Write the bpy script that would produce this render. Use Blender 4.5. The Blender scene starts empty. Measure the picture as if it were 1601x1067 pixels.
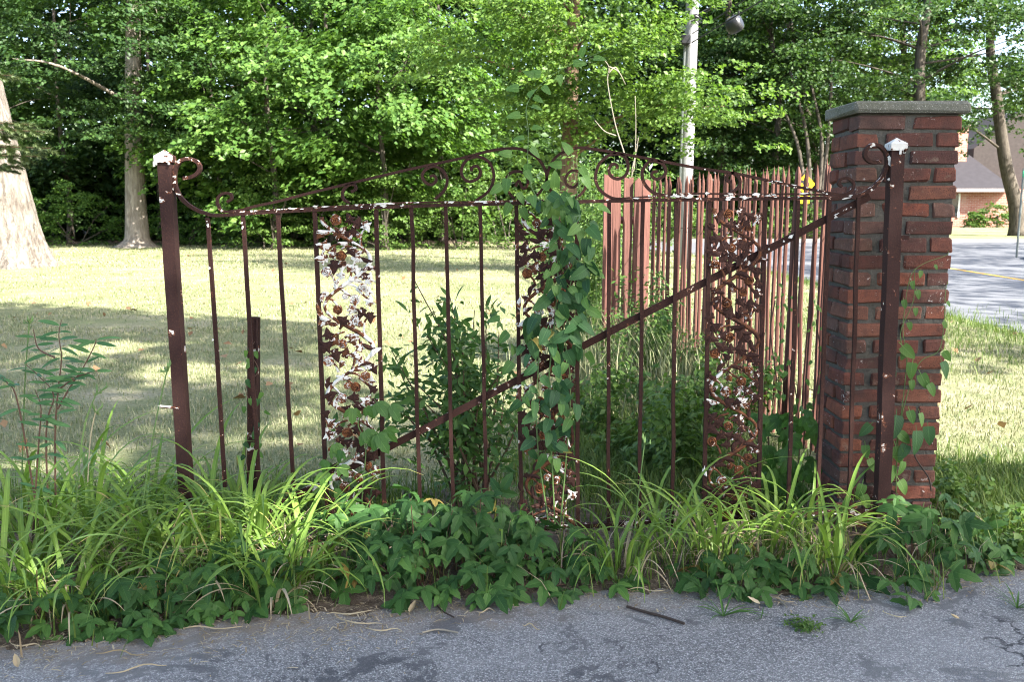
import bpy, math, random
import numpy as np
from mathutils import Vector, Matrix

random.seed(11)
rng = np.random.default_rng(11)
R = math.radians
S = bpy.context.scene
COL = S.collection
D2 = bpy.data

# ------------------------------------------------------------------ camera
PITCH = R(8.45)
CH = 1.40
FPX = 1400.0
cam_d = D2.cameras.new('camera')
cam = D2.objects.new('camera', cam_d)
COL.objects.link(cam)
cam.location = (0, 0, CH)
cam.rotation_euler = (R(90) - PITCH, 0, 0)
cam_d.sensor_width = 36
cam_d.lens = 36 * FPX / 1601
cam_d.clip_end = 600
cam_d.dof.use_dof = True
cam_d.dof.focus_distance = 3.7
cam_d.dof.aperture_fstop = 6.3
S.camera = cam

# ------------------------------------------------------------------ light
SUN_EL, SUN_AZ = R(43), R(52)          # azimuth measured from straight behind the camera towards the right
sunv = Vector((math.sin(SUN_AZ) * math.cos(SUN_EL), -math.cos(SUN_AZ) * math.cos(SUN_EL), math.sin(SUN_EL)))
w = D2.worlds.new('World')
S.world = w
w.use_nodes = True
nt = w.node_tree
sky = nt.nodes.new('ShaderNodeTexSky')
sky.sky_type = 'NISHITA'
sky.sun_disc = False
sky.sun_elevation = SUN_EL
sky.sun_rotation = math.pi - SUN_AZ
sky.dust_density = 2.5
sky.air_density = 1.0
sky.ozone_density = 0.8
nt.nodes['Background'].inputs[1].default_value = 0.128
nt.links.new(sky.outputs[0], nt.nodes['Background'].inputs[0])
sd = D2.lights.new('sun', 'SUN')
sd.energy = 4.3
sd.angle = R(0.55)
sd.color = (1.0, 0.96, 0.89)
sun = D2.objects.new('sun', sd)
COL.objects.link(sun)
sun.rotation_euler = sunv.to_track_quat('Z', 'Y').to_euler()
sun.location = (20, -20, 30)

S.view_settings.view_transform = 'Standard'
S.view_settings.look = 'None'
S.view_settings.exposure = 2.57
S.view_settings.gamma = 1
S.view_settings.use_curve_mapping = False
try:
    S.cycles.use_denoising = True
    S.cycles.filter_width = 1.05
    S.cycles.max_bounces = 8
    S.cycles.diffuse_bounces = 4
    S.cycles.transmission_bounces = 6
    S.cycles.transparent_max_bounces = 6
    S.cycles.caustics_reflective = False
    S.cycles.caustics_refractive = False
except Exception:
    pass

# ------------------------------------------------------------------ measuring helpers
CP, SP = math.cos(PITCH), math.sin(PITCH)
def W(px, py, D):
    """point of the place seen at photo pixel px, py at distance D (metres straight ahead)"""
    u, v = (px - 800.5) / FPX, (py - 533.5) / FPX
    k = D / (CP - v * SP)
    return Vector((u * k, D, CH + k * (-SP - v * CP)))
def G(px, py, z=0.0):
    u, v = (px - 800.5) / FPX, (py - 533.5) / FPX
    k = (z - CH) / (-SP - v * CP)
    return Vector((u * k, k * (CP - v * SP), z))
def gx(px, D):
    """x on the ground under photo column px at distance D"""
    v = math.tan(math.atan(CH / D) - PITCH)
    return (px - 800.5) / FPX * D / (CP - v * SP)

# ------------------------------------------------------------------ object helpers
def thing(name, label, cat, loc=(0, 0, 0), group=None):
    o = D2.objects.new(name, None)
    COL.objects.link(o)
    o.empty_display_size = 0.1
    o.location = loc
    tag(o, label, cat, group)
    return o
def tag(o, label=None, cat=None, group=None, kind=None):
    for k, v in (('label', label), ('category', cat), ('group', group), ('kind', kind)):
        if v:
            o[k] = v
    return o
def wloc(o):
    p = Vector((0, 0, 0))
    while o is not None:
        p += o.location
        o = o.parent
    return p
def mesh(name, verts, faces, mat=None, uvs=None, smooth=False):
    me = D2.meshes.new(name)
    me.from_pydata([tuple(v) for v in verts], [], faces)
    if uvs is not None:
        ul = me.uv_layers.new(name='UVMap')
        flat = []
        for f in faces:
            for i in f:
                flat.extend(uvs[i])
        ul.data.foreach_set('uv', flat)
    if mat:
        me.materials.append(mat)
    if smooth:
        me.polygons.foreach_set('use_smooth', [True] * len(me.polygons))
    return me
def obj(name, me, parent=None, loc=None, rot=None, mat4=None):
    """link a mesh; loc is the world location. With no loc the mesh is in world coordinates."""
    o = D2.objects.new(name, me)
    COL.objects.link(o)
    if parent is not None:
        o.parent = parent
        base = wloc(parent)
    else:
        base = Vector((0, 0, 0))
    if mat4 is not None:
        m = Matrix.Translation(-base) @ mat4
        o.matrix_basis = m
    else:
        o.location = (Vector(loc) if loc is not None else Vector((0, 0, 0))) - base
        if rot:
            o.rotation_euler = rot
    return o
class MB:
    """collects shapes for one mesh, in world coordinates"""
    def __init__(s):
        s.v, s.f = [], []
    def add(s, vf):
        n = len(s.v)
        s.v += [tuple(a) for a in vf[0]]
        s.f += [tuple(i + n for i in f) for f in vf[1]]
        return s
    def build(s, name, mat, parent=None, smooth=False):
        base = wloc(parent) if parent is not None else Vector((0, 0, 0))
        vv = [(a[0] - base.x, a[1] - base.y, a[2] - base.z) for a in s.v]
        o = obj(name, mesh(name, vv, s.f, mat, smooth=smooth), parent, loc=base)
        return o
def catmull(pts, n=6):
    P = [Vector(p) for p in pts]
    P = [P[0] * 2 - P[1]] + P + [P[-1] * 2 - P[-2]]
    out = []
    for i in range(1, len(P) - 2):
        a, b, c, d = P[i - 1:i + 3]
        for k in range(n):
            t = k / n
            out.append(0.5 * ((2 * b) + (c - a) * t + (2 * a - 5 * b + 4 * c - d) * t * t + (3 * b - a - 3 * c + d) * t ** 3))
    out.append(P[-2])
    return out
def tube(pts, rad, seg=6, cap=True):
    P = [Vector(p) for p in pts]
    n = len(P)
    if not hasattr(rad, '__len__'):
        rad = [rad] * n
    v, f = [], []
    ref = None
    for i in range(n):
        t = (P[min(i + 1, n - 1)] - P[max(i - 1, 0)])
        if t.length < 1e-9:
            t = Vector((0, 0, 1))
        t.normalize()
        if ref is None:
            ref = Vector((0, 1, 0)) if abs(t.y) < 0.9 else Vector((1, 0, 0))
        a = (ref - t * ref.dot(t)).normalized()
        ref = a
        b = t.cross(a)
        for k in range(seg):
            q = 2 * math.pi * k / seg
            v.append(P[i] + (a * math.cos(q) + b * math.sin(q)) * rad[i])
    for i in range(n - 1):
        for k in range(seg):
            k2 = (k + 1) % seg
            f.append((i * seg + k, i * seg + k2, (i + 1) * seg + k2, (i + 1) * seg + k))
    if cap:
        f.append(tuple(reversed(range(seg))))
        f.append(tuple((n - 1) * seg + k for k in range(seg)))
    return v, f
def strip(pts, th, dep):
    """rectangular bar following pts in an upright plane: th across in the plane, dep along Y"""
    P = [Vector(p) for p in pts]
    n = len(P)
    v, f = [], []
    for i in range(n):
        t = (P[min(i + 1, n - 1)] - P[max(i - 1, 0)]).normalized()
        nrm = Vector((-t.z, 0, t.x)).normalized()
        tt = th[i] if hasattr(th, '__len__') else th
        for a, b in ((-1, -1), (1, -1), (1, 1), (-1, 1)):
            v.append(P[i] + nrm * (tt / 2 * a) + Vector((0, dep / 2 * b, 0)))
    for i in range(n - 1):
        for k in range(4):
            k2 = (k + 1) % 4
            f.append((i * 4 + k, i * 4 + k2, i * 4 + 4 + k2, i * 4 + 4 + k))
    f += [(3, 2, 1, 0), tuple((n - 1) * 4 + k for k in range(4))]
    return v, f
def box(x0, x1, y0, y1, z0, z1):
    v = [(x, y, z) for z in (z0, z1) for y in (y0, y1) for x in (x0, x1)]
    f = [(0, 2, 3, 1), (4, 5, 7, 6), (0, 1, 5, 4), (2, 6, 7, 3), (0, 4, 6, 2), (1, 3, 7, 5)]
    return v, f
def chamfer_box(lx, ly, lz, ch=0.004, jit=0.0):
    """box centred on the origin with chamfered, slightly uneven edges (44 triangles)"""
    v, idx = [], {}
    for sx in (-1, 1):
        for sy in (-1, 1):
            for sz in (-1, 1):
                c = ch * (random.uniform(0.6, 1.9) if random.random() < .85 else random.uniform(2, 4)) if jit else ch
                for ax in range(3):
                    p = [sx * (lx / 2 - c), sy * (ly / 2 - c), sz * (lz / 2 - c)]
                    p[ax] = (sx * lx, sy * ly, sz * lz)[ax] / 2
                    idx[(sx, sy, sz, ax)] = len(v)
                    v.append([q + random.uniform(-jit, jit) for q in p])
    f = []
    for ax in range(3):
        o1, o2 = [a for a in range(3) if a != ax]
        for s in (-1, 1):
            q = []
            for a, b in ((-1, -1), (1, -1), (1, 1), (-1, 1)):
                k = [0, 0, 0]
                k[ax], k[o1], k[o2] = s, a, b
                q.append(idx[tuple(k) + (ax,)])
            f.append(tuple(q) if (s > 0) == (ax != 1) else tuple(reversed(q)))
    for ax in range(3):                                   # edges parallel to ax
        o1, o2 = [a for a in range(3) if a != ax]
        for a in (-1, 1):
            for b in (-1, 1):
                k0, k1 = [0, 0, 0], [0, 0, 0]
                k0[ax], k0[o1], k0[o2] = -1, a, b
                k1[ax], k1[o1], k1[o2] = 1, a, b
                f.append((idx[tuple(k0) + (o1,)], idx[tuple(k1) + (o1,)], idx[tuple(k1) + (o2,)], idx[tuple(k0) + (o2,)]))
    for sx in (-1, 1):
        for sy in (-1, 1):
            for sz in (-1, 1):
                f.append(tuple(idx[(sx, sy, sz, ax)] for ax in range(3)))
    return v, f
def fast_mesh(name, V, F, mat, smooth=False):
    """numpy mesh of triangles: V (n,3), F (m,3)"""
    me = D2.meshes.new(name)
    me.vertices.add(len(V))
    me.vertices.foreach_set('co', np.ascontiguousarray(V, dtype=np.float32).ravel())
    me.loops.add(F.size)
    me.loops.foreach_set('vertex_index', np.ascontiguousarray(F, dtype=np.int32).ravel())
    me.polygons.add(len(F))
    me.polygons.foreach_set('loop_start', np.arange(0, F.size, 3, dtype=np.int32))
    me.polygons.foreach_set('loop_total', np.full(len(F), 3, dtype=np.int32))
    me.update(calc_edges=True)
    me.validate()
    me.materials.append(mat)
    return me

# ------------------------------------------------------------------ materials
class NT:
    def __init__(s, name):
        s.m = D2.materials.new(name)
        s.m.use_nodes = True
        s.t = s.m.node_tree
        s.b = s.t.nodes['Principled BSDF']
        s.out = s.t.nodes['Material Output']
    def n(s, typ, **kw):
        x = s.t.nodes.new(typ)
        for k, v in kw.items():
            setattr(x, k, v)
        return x
    def l(s, a, b):
        s.t.links.new(a, b)
    def pos(s):
        return s.n('ShaderNodeNewGeometry').outputs['Position']
    def noise(s, scale, detail=4, rough=0.55, vec=None, dist=0.0):
        x = s.n('ShaderNodeTexNoise')
        x.inputs['Scale'].default_value = scale
        x.inputs['Detail'].default_value = detail
        x.inputs['Roughness'].default_value = rough
        x.inputs['Distortion'].default_value = dist
        s.l(vec if vec is not None else s.pos(), x.inputs['Vector'])
        return x.outputs[0]
    def vor(s, scale, out='Distance', vec=None, feature='F1'):
        x = s.n('ShaderNodeTexVoronoi', feature=feature)
        x.inputs['Scale'].default_value = scale
        s.l(vec if vec is not None else s.pos(), x.inputs['Vector'])
        return x.outputs[out]
    def scaled(s, v, sc):
        x = s.n('ShaderNodeVectorMath', operation='MULTIPLY')
        s.l(v, x.inputs[0])
        x.inputs[1].default_value = sc
        return x.outputs[0]
    def ramp(s, fac, stops):
        x = s.n('ShaderNodeValToRGB')
        while len(x.color_ramp.elements) < len(stops):
            x.color_ramp.elements.new(0.5)
        for e, (p, c) in zip(x.color_ramp.elements, stops):
            e.position = p
            e.color = (c[0], c[1], c[2], 1) if hasattr(c, '__len__') else (c, c, c, 1)
        s.l(fac, x.inputs[0])
        return x.outputs[0]
    def mix(s, fac, a, b, mode='MIX'):
        x = s.n('ShaderNodeMix', data_type='RGBA', blend_type=mode)
        for i, val in ((0, fac), (6, a), (7, b)):
            if hasattr(val, 'is_output') or isinstance(val, bpy.types.NodeSocket):
                s.l(val, x.inputs[i])
            elif i == 0:
                x.inputs[0].default_value = val
            else:
                x.inputs[i].default_value = (*val, 1)
        return x.outputs[2]
    def math(s, op, a, b=None, c=None, clamp=False):
        x = s.n('ShaderNodeMath', operation=op, use_clamp=clamp)
        for i, val in enumerate((a, b, c)):
            if val is None:
                continue
            if isinstance(val, bpy.types.NodeSocket):
                s.l(val, x.inputs[i])
            else:
                x.inputs[i].default_value = val
        return x.outputs[0]
    def bump(s, h, strength=0.4, dist=0.01):
        x = s.n('ShaderNodeBump')
        x.inputs['Strength'].default_value = strength
        x.inputs['Distance'].default_value = dist
        s.l(h, x.inputs['Height'])
        s.l(x.outputs[0], s.b.inputs['Normal'])
    def base(s, c, rough=0.7, spec=0.3, metal=0.0):
        if isinstance(c, bpy.types.NodeSocket):
            s.l(c, s.b.inputs['Base Color'])
        else:
            s.b.inputs['Base Color'].default_value = (*c, 1)
        if isinstance(rough, bpy.types.NodeSocket):
            s.l(rough, s.b.inputs['Roughness'])
        else:
            s.b.inputs['Roughness'].default_value = rough
        s.b.inputs['Specular IOR Level'].default_value = spec
        s.b.inputs['Metallic'].default_value = metal
        return s.m

def plain(name, c, rough=0.7, spec=0.3, var=0.25, scale=8):
    a = NT(name)
    n = a.noise(scale, 4)
    col = a.mix(n, tuple(x * (1 - var) for x in c), tuple(min(1, x * (1 + var)) for x in c))
    return a.base(col, rough, spec)

def rusted(name, bias, dark=(0.017, 0.0085, 0.0075), warm=(0.046, 0.021, 0.0165), freq=26, orange=0.0, orand=0.16):
    """old iron: brown rust with remains of white paint; bias sets how much paint is left"""
    a = NT(name)
    p = a.pos()
    n1 = a.noise(14, 5, 0.65, p)
    n2 = a.noise(160, 3, 0.6, p)
    col = a.mix(a.math('SMOOTH_MIN', n1, 1.0, 0.1), dark, warm)
    col = a.mix(a.ramp(n2, [(0.50, 0.0), (0.75, 0.45)]), col, (0.10, 0.042, 0.026))
    if orange:
        n3 = a.noise(55, 3, 0.6, p)
        col = a.mix(a.ramp(n3, [(0.38, 0.0), (0.62, orange)]), col, (0.36, 0.135, 0.05))
    geo = a.n('ShaderNodeNewGeometry')
    sep = a.n('ShaderNodeSeparateXYZ')
    a.l(geo.outputs['Normal'], sep.inputs[0])
    np_ = a.noise(freq, 5, 0.62, p, 0.4)
    big = a.noise(5.0, 2, 0.5, p)
    oi = a.n('ShaderNodeObjectInfo')
    x = a.math('ADD', np_, bias)
    x = a.math('ADD', x, a.math('MULTIPLY', sep.outputs[2], 0.055))
    x = a.math('ADD', x, a.math('MULTIPLY', a.math('SUBTRACT', big, 0.5), 0.45))
    x = a.math('ADD', x, a.math('MULTIPLY', a.math('SUBTRACT', oi.outputs['Random'], 0.5), orand))
    m = a.ramp(x, [(0.585, 0.0), (0.605, 1.0)])
    edge = a.ramp(x, [(0.54, 0.0), (0.585, 1.0)])
    col = a.mix(a.math('MULTIPLY', edge, 0.55), col, (0.30, 0.11, 0.05))
    grime = a.mix(a.noise(70, 3, 0.6, p), (0.46, 0.43, 0.385), (0.70, 0.685, 0.65))
    col = a.mix(m, col, grime)
    h = a.math('ADD', a.math('MULTIPLY', m, 0.8), a.math('MULTIPLY', n2, 0.7))
    a.bump(h, 0.6, 0.003)
    return a.base(col, 0.8, 0.12)

def leaf_mat(name, c1, c2, trans=0.32, rough=0.5, vein=0.0, per='object', tip=None, spec=0.22, stripes=False):
    a = NT(name)
    if per == 'object':
        rnd = a.n('ShaderNodeObjectInfo').outputs['Random']
    else:
        rnd = a.n('ShaderNodeNewGeometry').outputs['Random Per Island']
    col = a.mix(rnd, c1, c2)
    n = a.noise(60 if per == 'object' else 2.5, 2)
    col = a.mix(a.math('MULTIPLY', n, 0.35), col, tuple(x * 0.6 for x in c1))
    if vein or tip or stripes:
        uv = a.n('ShaderNodeTexCoord').outputs['UV']
        sep = a.n('ShaderNodeSeparateXYZ')
        a.l(uv, sep.inputs[0])
        d = a.math('ABSOLUTE', a.math('SUBTRACT', sep.outputs[0], 0.5))
    if vein:
        mid = a.ramp(d, [(0.0, 1.0), (0.045, 0.0)])
        ph = a.math('SUBTRACT', a.math('MULTIPLY', sep.outputs[1], 7.0), a.math('MULTIPLY', d, 5.0))
        fr = a.math('ABSOLUTE', a.math('SUBTRACT', a.math('FRACT', ph), 0.5))
        side = a.ramp(fr, [(0.0, 0.6), (0.09, 0.0)])
        vm = a.math('MAXIMUM', mid, side)
        col = a.mix(a.math('MULTIPLY', vm, vein), col, tuple(min(1, x * 2.2 + 0.05) for x in c2))
        bx = a.n('ShaderNodeBump')
        bx.inputs['Strength'].default_value = 0.35
        bx.inputs['Distance'].default_value = 0.003
        bx.invert = True
        a.l(vm, bx.inputs['Height'])
        a.l(bx.outputs[0], a.b.inputs['Normal'])
    if stripes:
        s1 = a.ramp(d, [(0.0, 1.0), (0.07, 0.0)])
        s2 = a.math('MULTIPLY', a.math('SINE', a.math('MULTIPLY', d, 75.0)), 0.12)
        col = a.mix(a.math('ADD', a.math('MULTIPLY', s1, 0.35), s2, clamp=True), col, tuple(min(1, x * 1.6 + 0.03) for x in c2))
    if tip:
        oi = a.n('ShaderNodeObjectInfo').outputs['Random']
        k = a.math('ADD', sep.outputs[1], a.math('MULTIPLY', a.math('SUBTRACT', oi, 0.75), 0.35))
        col = a.mix(a.ramp(k, [(0.86, 0.0), (1.0, 1.0)]), col, tip)
    a.base(col, rough, spec)
    tr = a.n('ShaderNodeBsdfTranslucent')
    tc = a.mix(1.0, col, (1.15, 1.25, 0.55), 'MULTIPLY')
    a.l(tc, tr.inputs['Color'])
    ms = a.n('ShaderNodeMixShader')
    ms.inputs[0].default_value = trans
    a.l(a.b.outputs[0], ms.inputs[1])
    a.l(tr.outputs[0], ms.inputs[2])
    a.l(ms.outputs[0], a.out.inputs['Surface'])
    return a.m

def bark(name, c1, c2, sc=(9, 9, 1.6), strength=0.9, dist=0.03):
    a = NT(name)
    v = a.scaled(a.pos(), sc)
    n = a.noise(1.6, 6, 0.65, v, 0.6)
    big = a.noise(0.9, 3, 0.6)
    col = a.mix(a.ramp(n, [(0.35, 0.0), (0.65, 1.0)]), c1, c2)
    col = a.mix(a.math('MULTIPLY', big, 0.4), col, tuple(x * 0.55 for x in c1))
    a.bump(n, strength, dist)
    return a.base(col, 0.9, 0.1)

M = {}
M['rust_post'] = rusted('rusted_post_iron', -0.16, (0.022, 0.0115, 0.0105), (0.050, 0.025, 0.0215), 20)
M['rust_bar'] = rusted('rusted_bar_iron', -0.15)
M['rust_scroll'] = rusted('rusted_scroll_iron', -0.14)
M['rust_rail'] = rusted('rusted_rail_iron', -0.02, freq=34)
M['rust_brace'] = rusted('rusted_brace_iron', -0.06)
M['cast_white'] = rusted('cast_iron_vine_painted', 0.085, orange=0.3, freq=24, orand=0)
M['cast_mid'] = rusted('cast_iron_vine_part_painted', 0.0, orange=0.3, freq=24, orand=0)
M['leaf_paint'] = rusted('cast_leaf_painted', 0.115, orange=0.3, freq=48, orand=.1)
M['leaf_bare'] = rusted('cast_leaf_bare', -0.055, orange=0.0, freq=38, orand=.12)
M['rose_paint'] = rusted('cast_rose_painted', 0.075, warm=(0.20, 0.085, 0.05), orange=0.7, freq=75, orand=.1)
M['rose_bare'] = rusted('cast_rose_bare', -0.04, warm=(0.11, 0.046, 0.027), orange=0.55, freq=60, orand=.1)
M['cap_paint'] = rusted('cap_iron_paint', 0.16, freq=18)
M['paint'] = rusted('peeling_white_paint', 0.22, freq=40)

def brick_material():
    a = NT('old_red_brick')
    oi = a.n('ShaderNodeObjectInfo').outputs['Random']
    p = a.pos()
    col = a.ramp(oi, [(0.0, (0.070, 0.036, 0.032)), (0.16, (0.175, 0.062, 0.042)), (0.32, (0.105, 0.050, 0.042)), (0.5, (0.225, 0.080, 0.048)),
                      (0.64, (0.145, 0.082, 0.062)), (0.78, (0.20, 0.066, 0.042)), (0.9, (0.085, 0.045, 0.040)), (1.0, (0.165, 0.095, 0.072))])
    n = a.noise(30, 5, 0.65, p)
    col = a.mix(a.ramp(n, [(0.38, 0.0), (0.75, 0.7)]), col, (0.070, 0.036, 0.030))
    soot = a.noise(5.5, 4, 0.65, p)
    col = a.mix(a.ramp(soot, [(0.46, 0.0), (0.66, 0.7)]), col, (0.045, 0.034, 0.030))
    lich = a.noise(19, 5, 0.7, p)
    col = a.mix(a.ramp(lich, [(0.60, 0.0), (0.70, 0.45)]), col, (0.20, 0.165, 0.125))
    pores = a.noise(210, 2, 0.5, p)
    col = a.mix(a.ramp(pores, [(0.30, 0.7), (0.42, 0.0)]), col, (0.035, 0.02, 0.018))
    lime = a.noise(48, 5, 0.72, p, 0.8)
    big = a.noise(7, 2, 0.5, p)
    lm = a.ramp(a.math('ADD', lime, a.math('MULTIPLY', big, 0.35)), [(0.83, 0.0), (0.88, 0.75)])
    col = a.mix(lm, col, (0.50, 0.47, 0.45))
    a.bump(a.math('ADD', n, a.math('MULTIPLY', pores, 0.6)), 0.7, 0.006)
    return a.base(col, 0.9, 0.08)
M['brick'] = brick_material()
def mortar_material():
    a = NT('rough_grey_mortar')
    p = a.pos()
    n = a.noise(60, 6, 0.7, p)
    big = a.noise(8, 3, 0.6, p)
    col = a.mix(n, (0.042, 0.039, 0.034), (0.150, 0.140, 0.122))
    col = a.mix(a.ramp(big, [(0.4, 0.0), (0.7, 0.6)]), col, (0.06, 0.055, 0.042))
    a.bump(n, 1.0, 0.012)
    return a.base(col, 0.95, 0.1)
M['mortar'] = mortar_material()
def concrete_material():
    a = NT('weathered_cap_concrete')
    p = a.pos()
    n = a.noise(90, 5, 0.7, p)
    big = a.noise(9, 4, 0.6, p)
    col = a.mix(n, (0.075, 0.073, 0.060), (0.20, 0.195, 0.16))
    col = a.mix(a.ramp(big, [(0.42, 0.0), (0.66, 0.7)]), col, (0.085, 0.088, 0.062))
    sp = a.noise(260, 2, 0.5, p)
    col = a.mix(a.ramp(sp, [(0.62, 0.0), (0.7, 0.8)]), col, (0.5, 0.49, 0.44))
    a.bump(n, 0.8, 0.006)
    return a.base(col, 0.95, 0.1)
M['concrete'] = concrete_material()
def asphalt_material():
    a = NT('worn_asphalt')
    p = a.pos()
    cell = a.vor(190, 'Color', p)
    sp = a.n('ShaderNodeSeparateColor')
    a.l(cell, sp.inputs[0])
    dist = a.vor(190, 'Distance', p)
    stone = a.ramp(sp.outputs[0], [(0.0, (0.100, 0.098, 0.096)), (0.40, (0.195, 0.191, 0.186)), (0.75, (0.275, 0.272, 0.265)), (1.0, (0.44, 0.43, 0.41))])
    rim = a.ramp(dist, [(0.35, 0.0), (0.75, 0.85)])
    col = a.mix(rim, stone, (0.085, 0.086, 0.090))
    tar = a.noise(2.4, 9, 0.72, p, 0.9)
    fine = a.noise(26, 4, 0.7, p)
    tm = a.ramp(a.math('ADD', tar, a.math('MULTIPLY', fine, 0.22)), [(0.672, 0.0), (0.688, 0.85)])
    col = a.mix(tm, col, (0.060, 0.061, 0.065))
    wear = a.noise(0.9, 4, 0.6, p)
    col = a.mix(a.ramp(wear, [(0.42, 0.0), (0.7, 0.4)]), col, (0.36, 0.355, 0.345))
    cr = a.n('ShaderNodeTexVoronoi', feature='DISTANCE_TO_EDGE')
    cr.inputs['Scale'].default_value = 1.1
    wv = a.n('ShaderNodeVectorMath', operation='ADD')
    nz = a.n('ShaderNodeTexNoise')
    nz.inputs['Scale'].default_value = 5.0
    nz.inputs['Detail'].default_value = 6
    a.l(p, nz.inputs['Vector'])
    sc_ = a.n('ShaderNodeVectorMath', operation='SCALE')
    a.l(nz.outputs['Color'], sc_.inputs[0])
    sc_.inputs['Scale'].default_value = 0.55
    a.l(p, wv.inputs[0])
    a.l(sc_.outputs[0], wv.inputs[1])
    a.l(wv.outputs[0], cr.inputs['Vector'])
    ck = a.math('MULTIPLY', a.ramp(cr.outputs['Distance'], [(0.004, 1.0), (0.011, 0.0)]), a.ramp(a.noise(1.7, 3, .6, p), [(0.48, 0.0), (0.56, 0.9)]))
    col = a.mix(ck, col, (0.035, 0.035, 0.038))
    # dust and soil collected along the broken edge
    sep = a.n('ShaderNodeSeparateXYZ')
    a.l(p, sep.inputs[0])
    edge_y = a.math('ADD', a.math('MULTIPLY', sep.outputs[0], 0.20), 3.04)
    d = a.math('SUBTRACT', sep.outputs[1], edge_y)
    d = a.math('ADD', d, a.math('MULTIPLY', a.math('SUBTRACT', a.noise(5.5, 5, 0.65, p), 0.5), 0.62))
    col = a.mix(a.math('MULTIPLY', a.ramp(a.math('ADD', d, 0.5), [(0.28, 0.0), (0.52, 1.0)]), a.ramp(fine, [(0.33, 0.15), (0.6, 0.9)])), col, (0.20, 0.165, 0.13))
    h = a.math('SUBTRACT', a.math('MULTIPLY', sp.outputs[1], 0.6), dist)
    a.bump(h, 0.75, 0.004)
    return a.base(col, 0.85, 0.25)
M['asphalt'] = asphalt_material()
def road_material():
    a = NT('street_asphalt')
    p = a.pos()
    n = a.noise(38, 3, 0.7, p)
    big = a.noise(0.7, 3, 0.6, p)
    col = a.mix(n, (0.085, 0.088, 0.096), (0.16, 0.162, 0.168))
    col = a.mix(a.math('MULTIPLY', big, 0.4), col, (0.075, 0.077, 0.085))
    a.bump(n, 0.4, 0.004)
    return a.base(col, 0.85, 0.2)
M['road'] = road_material()
def soil_material():
    a = NT('dry_soil_and_litter')
    p = a.pos()
    n = a.noise(24, 6, 0.72, p)
    n2 = a.noise(140, 3, 0.6, p)
    col = a.mix(a.ramp(n, [(0.3, 0.0), (0.7, 1.0)]), (0.060, 0.042, 0.030), (0.20, 0.155, 0.115))
    col = a.mix(a.ramp(n2, [(0.55, 0.0), (0.68, 0.7)]), col, (0.30, 0.25, 0.19))
    a.bump(a.math('ADD', n, a.math('MULTIPLY', n2, 0.5)), 0.9, 0.02)
    return a.base(col, 0.95, 0.1)
M['soil'] = soil_material()
def lawn_material():
    a = NT('dry_summer_lawn')
    p = a.pos()
    big = a.noise(0.35, 4, 0.6, p)
    mid = a.noise(2.2, 5, 0.65, p)
    fine = a.noise(34, 4, 0.7, p)
    t = a.math('ADD', a.math('MULTIPLY', big, 0.5), a.math('MULTIPLY', mid, 0.5))
    col = a.ramp(t, [(0.36, (0.12, 0.145, 0.06)), (0.50, (0.215, 0.220, 0.115)), (0.62, (0.33, 0.29, 0.195))])
    col = a.mix(a.ramp(fine, [(0.35, 0.6), (0.62, 0.0)]), col, (0.075, 0.085, 0.030))
    a.bump(a.math('ADD', fine, mid), 0.8, 0.03)
    return a.base(col, 0.95, 0.1)
M['lawn'] = lawn_material()

M['blade_lawn'] = leaf_mat('lawn_blades', (0.095, 0.142, 0.045), (0.385, 0.345, 0.215), 0.08, 0.6, per='island')
M['blade_green'] = leaf_mat('green_grass_blades', (0.065, 0.12, 0.025), (0.17, 0.22, 0.055), 0.3, 0.5, per='island')
M['maple'] = leaf_mat('maple_leaves', (0.055, 0.125, 0.026), (0.145, 0.25, 0.052), 0.40, 0.45, per='island')
M['locust'] = leaf_mat('yellow_green_leaves', (0.075, 0.150, 0.030), (0.165, 0.255, 0.058), 0.42, 0.45, per='island')
M['oak'] = leaf_mat('dark_oak_leaves', (0.024, 0.058, 0.018), (0.060, 0.112, 0.028), 0.28, 0.45, per='island')
M['street_leaf'] = leaf_mat('street_tree_leaves', (0.026, 0.060, 0.018), (0.066, 0.118, 0.026), 0.33, 0.45, per='island')
M['bush'] = leaf_mat('bush_leaves', (0.055, 0.110, 0.022), (0.12, 0.195, 0.042), 0.34, 0.45, per='island')
M['wood_mass'] = leaf_mat('woodland_leaves', (0.020, 0.050, 0.014), (0.060, 0.110, 0.026), 0.3, 0.5, per='island')
M['needle'] = leaf_mat('spruce_needles', (0.055, 0.085, 0.034), (0.115, 0.145, 0.052), 0.15, 0.5, per='island')
M['lily'] = leaf_mat('daylily_blades', (0.115, 0.205, 0.036), (0.225, 0.335, 0.066), 0.34, 0.42, stripes=True, tip=(0.42, 0.31, 0.12))
M['dry_blade'] = leaf_mat('dry_straw_blades', (0.30, 0.225, 0.13), (0.50, 0.42, 0.29), 0.2, 0.7)
M['ivy'] = leaf_mat('dark_ivy_leaflets', (0.020, 0.060, 0.014), (0.058, 0.132, 0.026), 0.22, 0.55, vein=0.22, spec=.2)
M['ivy_light'] = leaf_mat('fresh_ivy_leaflets', (0.050, 0.125, 0.028), (0.10, 0.20, 0.042), 0.32, 0.42, vein=0.22)
M['climber'] = leaf_mat('climber_leaves', (0.022, 0.066, 0.026), (0.060, 0.140, 0.042), 0.26, 0.5, vein=0.25, spec=.22)
M['climber_light'] = leaf_mat('young_climber_leaves', (0.085, 0.18, 0.045), (0.14, 0.25, 0.065), 0.36, 0.4, vein=0.25)
M['shrub'] = leaf_mat('shrub_leaves', (0.050, 0.115, 0.030), (0.11, 0.20, 0.050), 0.34, 0.5, vein=0.2, spec=.2)
M['shrub_isl'] = leaf_mat('shrub_mass_leaves', (0.045, 0.105, 0.028), (0.11, 0.20, 0.046), 0.34, 0.5, per='island', spec=.2)
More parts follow.
